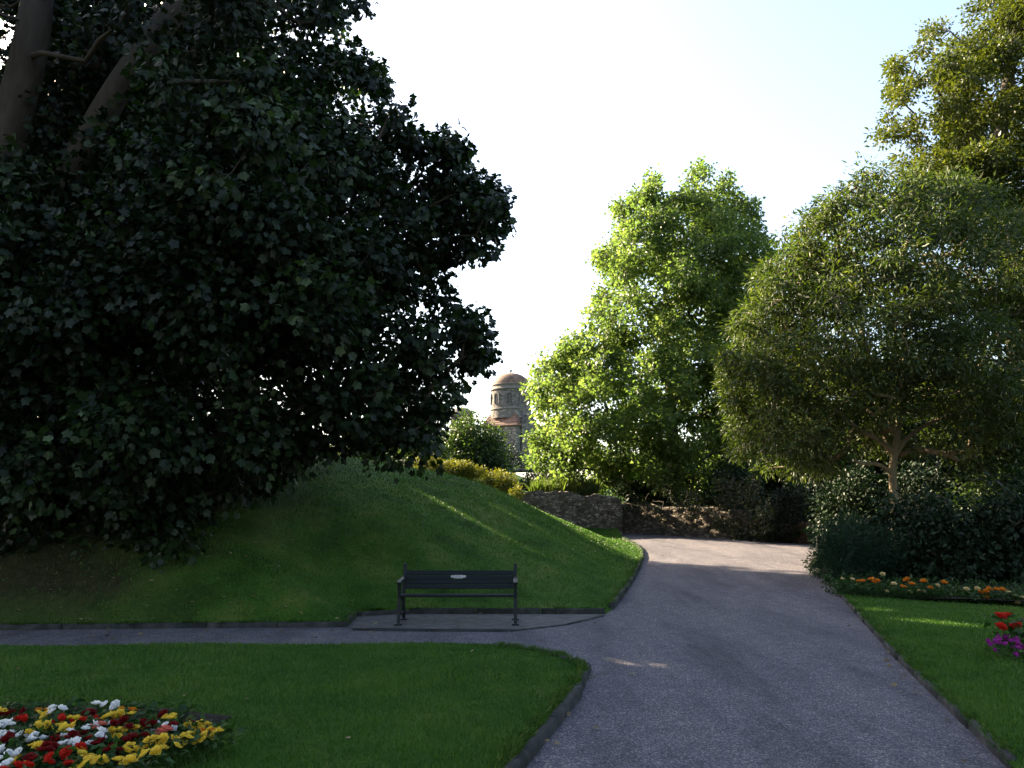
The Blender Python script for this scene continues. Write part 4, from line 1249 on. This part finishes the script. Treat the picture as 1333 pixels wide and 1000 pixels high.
def petal_mat(name, c, c2):
    m, t, bs, out = new_mat(name)
    a = t.nodes.new('ShaderNodeAttribute'); a.attribute_name = 'rnd'
    r = ramp(t, [c, c2]); t.links.new(a.outputs['Fac'], r.inputs[0])
    t.links.new(r.outputs[0], bs.inputs['Base Color'])
    bs.inputs['Roughness'].default_value = .55
    bs.inputs['Specular IOR Level'].default_value = .2
    tr = t.nodes.new('ShaderNodeBsdfTranslucent'); t.links.new(r.outputs[0], tr.inputs[0])
    mx = t.nodes.new('ShaderNodeMixShader'); mx.inputs[0].default_value = .3
    t.links.new(bs.outputs[0], mx.inputs[1]); t.links.new(tr.outputs[0], mx.inputs[2]); t.links.new(mx.outputs[0], out.inputs[0])
    return m
PET = {'white': petal_mat('white_petal', (.78, .78, .80), (.85, .85, .84)), 'yellow': petal_mat('yellow_petal', (.72, .47, .015), (.80, .62, .10)),
       'red': petal_mat('red_petal', (.45, .012, .008), (.62, .04, .02)), 'dark red': petal_mat('dark_red_petal', (.12, .004, .006), (.22, .010, .010)),
       'coral': petal_mat('coral_petal', (.62, .13, .10), (.72, .22, .16)), 'orange': petal_mat('orange_petal', (.55, .13, .012), (.68, .27, .02)),
       'cream': petal_mat('cream_petal', (.62, .5, .22), (.7, .6, .35)), 'purple': petal_mat('purple_petal', (.16, .008, .13), (.28, .02, .22))}
M['lf_bed'] = leaf_mat('bedding_leaf', [(.012, .036, .008), (.034, .075, .018)], None, .25, (1.3, 1.6, .5), .5, .2)

def petal_arrays(L, w, cup, tilt, az, rg):
    """one rounded, cupped petal from the flower's middle outward"""
    ny, nx = 5, 4
    V = []
    for i in range(ny + 1):
        t = i / ny
        wd = w * math.sin(math.pi * min(.97, .12 + .80 * t)) ** .7
        for j in range(nx + 1):
            s = j / nx * 2 - 1
            x = s * wd; y = L * (t - .12 * s * s * t)
            z = cup * (s * s) * w * .8 + .22 * L * t * t * (1 if cup > 0 else -1) + rg.normal(0, .02) * L * t
            V.append((x, y, z))
    V = np.array(V)
    ct, st = math.cos(tilt), math.sin(tilt)
    V = np.column_stack([V[:, 0], V[:, 1] * ct - V[:, 2] * st, V[:, 1] * st + V[:, 2] * ct])
    ca, sa = math.cos(az), math.sin(az)
    V = np.column_stack([V[:, 0] * ca - V[:, 1] * sa, V[:, 0] * sa + V[:, 1] * ca, V[:, 2]])
    F_ = [(i * (nx + 1) + j, i * (nx + 1) + j + 1, (i + 1) * (nx + 1) + j + 1, (i + 1) * (nx + 1) + j) for i in range(ny) for j in range(nx)]
    return V, np.array(F_)

def blossom_mesh(name, mat, rad, rings, seed, cup=.35):
    rg = R(seed)
    Vs, Fs, off, rn = [], [], 0, []
    for L, n, tilt in rings:
        a0 = rg.random() * 6
        for k in range(n):
            V, Fq = petal_arrays(L * rad * rg.uniform(.9, 1.1), rad * L * .55, cup, tilt + rg.normal(0, .12), a0 + 2 * math.pi * k / n + rg.normal(0, .12), rg)
            Vs.append(V); Fs.append(Fq + off); off += len(V); rn.append(np.full(len(V), rg.random()))
    return mesh_np(name, np.concatenate(Vs), np.concatenate(Fs).ravel(), 4, mat, smooth=True, attr=np.concatenate(rn))
DOUBLE = [(1.0, 6, .15), (.85, 6, .5), (.65, 5, .85), (.42, 4, 1.15)]
POM = [(1.0, 9, .05), (.92, 9, .4), (.78, 8, .75), (.6, 7, 1.05), (.35, 5, 1.3)]
BL_MESH = {c: [blossom_mesh('blossom', PET[c], .034, DOUBLE, 40 + i * 7 + s) for s in range(3)] for i, c in enumerate(('white', 'yellow', 'red', 'dark red', 'coral', 'orange'))}

def plant_foliage(seed, r, h, n, ls, tmpl=OVATE):
    rg = R(seed)
    P = np.column_stack([rg.normal(0, r * .5, n), rg.normal(0, r * .5, n), rg.uniform(.02, h, n)])
    tip = np.column_stack([P[:, 0] / r + rg.normal(0, .4, n), P[:, 1] / r + rg.normal(0, .4, n), rg.normal(.1, .3, n)])
    return leaf_mesh('foliage', P, tip, ls, tmpl, M['lf_bed'], rg, 1.1, .5)
FOL = [plant_foliage(60 + i, .10, .13, 34, .06) for i in range(4)]

beg = {'white': [(335, 180), (568, 158), (62, 268), (110, 322), (515, 268), (548, 302), (360, 365), (420, 372), (8, 395), (45, 425), (45, 478), (380, 300), (850, 262), (8, 315), (188, 322), (900, 272)],
       'yellow': [(15, 195), (250, 207), (262, 265), (215, 285), (650, 207), (635, 297), (735, 287), (345, 287), (930, 225), (1085, 268), (1045, 295), (1140, 275), (1180, 300), (1000, 332), (1030, 325), (843, 350), (885, 345), (882, 397), (685, 410), (640, 460), (525, 458), (440, 428), (175, 380), (90, 440), (785, 430), (455, 490), (1160, 320), (380, 235), (600, 215)],
       'red': [(130, 240), (330, 232), (450, 240), (370, 405), (265, 440), (95, 490), (370, 480)],
       'dark red': [(50, 205), (300, 345), (480, 345), (770, 262), (715, 340), (785, 330), (590, 405), (395, 330), (160, 450), (495, 205), (1040, 265), (880, 218), (615, 262), (250, 385), (510, 375), (690, 350), (940, 270), (30, 350)],
       'coral': [(900, 295), (870, 302), (553, 268)],
       'orange': [(205, 192), (1100, 315), (660, 190)]}
ORD = ['first', 'second', 'third', 'fourth', 'fifth', 'sixth', 'seventh', 'eighth', 'ninth', 'tenth', 'eleventh', 'twelfth', 'thirteenth', 'fourteenth', 'fifteenth', 'sixteenth', 'seventeenth', 'eighteenth', 'nineteenth', 'twentieth']
def nth(k, n, word):
    if n == 1: return f'the only {word}'
    if k == n - 1: return f'the last {word}'
    return f'{ORD[k]} {word}'
rg = R(900)
plants = []
for c, L in beg.items():
    for x, y in L: plants.append((c, x / 4.166, 880 + y / 4.166))
rowof = lambda v: 'back row' if v < 938 else ('middle row' if v < 964 else 'front row')
cnt = {}
for c, u, v in sorted(plants, key=lambda p: -p[1]):
    cnt.setdefault((c, rowof(v)), []).append((u, v))
for (c, row), L in cnt.items():
    for k, (u, v) in enumerate(L):
        zt = .25 + (.05 if v < 925 else 0) + rg.uniform(-.02, .02)
        g = G(u, v, zt)
        z0 = float(lawn_z(np.array([g[0]]), np.array([g[1]]))[0]) + .04
        nm = c.replace(' ', '_')
        root = empty('begonia', (g[0], g[1], z0), f'{nth(k, len(L), c + " begonia")} from the right tip of the flower bed, {row}', 'flower', 'begonias in the left flower bed')
        root.rotation_euler = (0, 0, rg.uniform(0, 6.28))
        link('foliage', FOL[int(rg.integers(4))], root)
        nb = 2 if c in ('coral', 'orange') else int(rg.integers(3, 5))
        for q in range(nb):
            b = link('blossom', BL_MESH[c][int(rg.integers(3))], root)
            a = rg.uniform(0, 6.28); rr = 0 if q == 0 else rg.uniform(.04, .08)
            b.location = (rr * math.cos(a), rr * math.sin(a), zt - z0 - (0 if q == 0 else rg.uniform(-.01, .03)))
            b.rotation_euler = Vector((rg.normal(0, .45), rg.normal(-.35, .45), 1)).to_track_quat('Z', 'Y').to_euler()
            s = rg.uniform(.78, 1.15); b.scale = (s, s, s)
# leaves of the bedding between the flowers
rg = R(905)
lo, hi = BED.min(0), BED.max(0)
P = np.column_stack([rg.uniform(lo[0], hi[0], 9000), rg.uniform(lo[1], hi[1], 9000), rg.uniform(.01, .09, 9000)])
ok = in_poly(P[:, 0], P[:, 1], BED) & (dist_poly(P[:, 0], P[:, 1], BED) > .15) & (P[:, 0] < G(262, 955)[0])
P = P[ok][:2000]
P[:, 2] += lawn_z(P[:, 0], P[:, 1]) + .02
tip = rg.normal(0, 1, (len(P), 3)); tip[:, 2] *= .3
tag(link('bedding_leaves', leaf_mesh('bedding_leaves', P, tip, .075, OVATE, M['lf_bed'], rg, 1.2, .5)), kind='stuff')

# marigolds along the shrub border
MG = {c: [blossom_mesh('blossom', PET[c], .052, POM, 70 + i * 5 + s, .2) for s in range(2)] for i, c in enumerate(('orange', 'cream'))}
MFOL = [plant_foliage(80 + i, .13, .20, 44, .075, rhomb(.16)) for i in range(3)]
mar = {'orange': [(375, 255), (400, 254), (450, 246), (485, 252), (470, 262), (655, 247), (685, 272), (635, 288), (752, 256), (790, 292), (870, 264), (1080, 318), (1112, 312), (1115, 348), (1130, 300), (1208, 304), (1175, 302)],
       'cream': [(515, 213), (580, 270), (540, 312), (680, 317), (727, 312), (750, 313), (833, 278), (1000, 300), (1245, 320), (1283, 342), (1300, 378), (1322, 350), (1063, 296), (282, 240), (340, 242)]}
for c, L in mar.items():
    L = sorted(L)
    for k, (x, y) in enumerate(L):
        u, v = 1033 + x / 4.443, 700 + y / 4.443
        vb = 781 + (u - 1104) * .065
        gb = G(u, vb); Yd = gb[1] + .05 + .15 * rg.random()
        p = at(u, v, Yd)
        z0 = float(base(Yd)) + .06
        root = empty('marigold', (p[0], Yd, z0), f'{nth(k, len(L), c + " marigold")} from the path end of the strip below the dark shrubs', 'flower', 'marigolds along the shrub border')
        st, = [link('stem', tubes_mesh('stem', [(np.array([(0, 0, 0), (.01, 0, (p[2] - z0) * .5), (0, 0, p[2] - z0 - .01)]), np.array([.006, .005, .004]), 5)], M['lf_bed']), root)]
        f = link('foliage', MFOL[int(rg.integers(3))], root); f.rotation_euler = (0, 0, rg.uniform(0, 6))
        b = link('blossom', MG[c][int(rg.integers(2))], root)
        b.location = (0, 0, p[2] - z0); s = rg.uniform(.95, 1.35) * (1.0 if c == 'orange' else .8); b.scale = (s, s, s)
        b.rotation_euler = Vector((rg.normal(0, .3), rg.normal(-.35, .3), 1)).to_track_quat('Z', 'Y').to_euler()
rg = R(907)
P = []
for _ in range(5200):
    u = rg.uniform(1098, 1400); g = G(u, 781 + (u - 1104) * .065)
    dy = .1 + rg.random() * .8
    P.append((g[0], g[1] + .05 + dy, float(base(g[1])) + .05 + (.06 + .30 * dy) * rg.random()))
P = np.array(P); tip = rg.normal(0, .8, (len(P), 3)); tip[:, 2] += .4
tag(link('bedding_leaves', leaf_mesh('bedding_leaves', P, tip, .085, rhomb(.16), M['lf_bed'], rg, .8, .8)), kind='stuff')

# red and purple flowers at the right edge of the lawn
RB = [blossom_mesh('blossom', PET['red'], .062, POM, 95 + s, .2) for s in range(2)]
g = G(1326, 858)
zl = float(rl_z(np.array([g[0]]), np.array([g[1]]))[0])
root = empty('dahlia', (g[0], g[1], zl), 'plant with several round red blossoms at the right edge of the picture', 'flower')
ps = [(1302, 803, 0), (1303, 817, -.1), (1311, 803, .12), (1323, 815, 0), (1314, 818, .15), (1340, 808, .1), (1350, 820, 0)]
tb_ = []
for u, v, dy in ps:
    p = at(u, v, g[1] + dy) - np.array([g[0], g[1], zl])
    b = link('blossom', RB[0 if dy else 1], root); b.location = tuple(p); b.rotation_euler = (.5, rg.normal(0, .3), rg.uniform(0, 6))
    tb_.append((np.array([(p[0] * .3, p[1] * .3, 0), (p[0] * .7, p[1] * .8, p[2] * .55), tuple(p)]), np.array([.008, .006, .004]), 5))
link('stem', tubes_mesh('stem', tb_, M['lf_bed']), root)
n = 150
P = np.column_stack([rg.normal(.06, .14, n), rg.normal(0, .14, n), rg.uniform(.05, .36, n)])
link('foliage', leaf_mesh('foliage', P, rg.normal(0, 1, (n, 3)) * [1, 1, .4], .11, OVATE, M['lf_bed'], rg, 1, .6), root)
PB = [blossom_mesh('blossom', PET['purple'], .032, [(1, 5, .2)], 98 + s, .2) for s in range(2)]
g = G(1318, 866)
zl = float(rl_z(np.array([g[0]]), np.array([g[1]]))[0])
root = empty('petunia', (g[0], g[1], zl), 'low clump of magenta purple flowers under the red ones at the right edge', 'flower')
for _ in range(46):
    p = (rg.normal(.05, .15), rg.normal(0, .13), rg.uniform(.07, .19))
    b = link('blossom', PB[int(rg.integers(2))], root); b.location = p
    b.rotation_euler = Vector((rg.normal(0, .5), rg.normal(-.5, .5), 1)).to_track_quat('Z', 'Y').to_euler()
n = 150
P = np.column_stack([rg.normal(.05, .15, n), rg.normal(0, .14, n), rg.uniform(.01, .12, n)])
link('foliage', leaf_mesh('foliage', P, rg.normal(0, 1, (n, 3)) * [1, 1, .4], .06, OVATE, M['lf_bed'], rg, 1, .6), root)
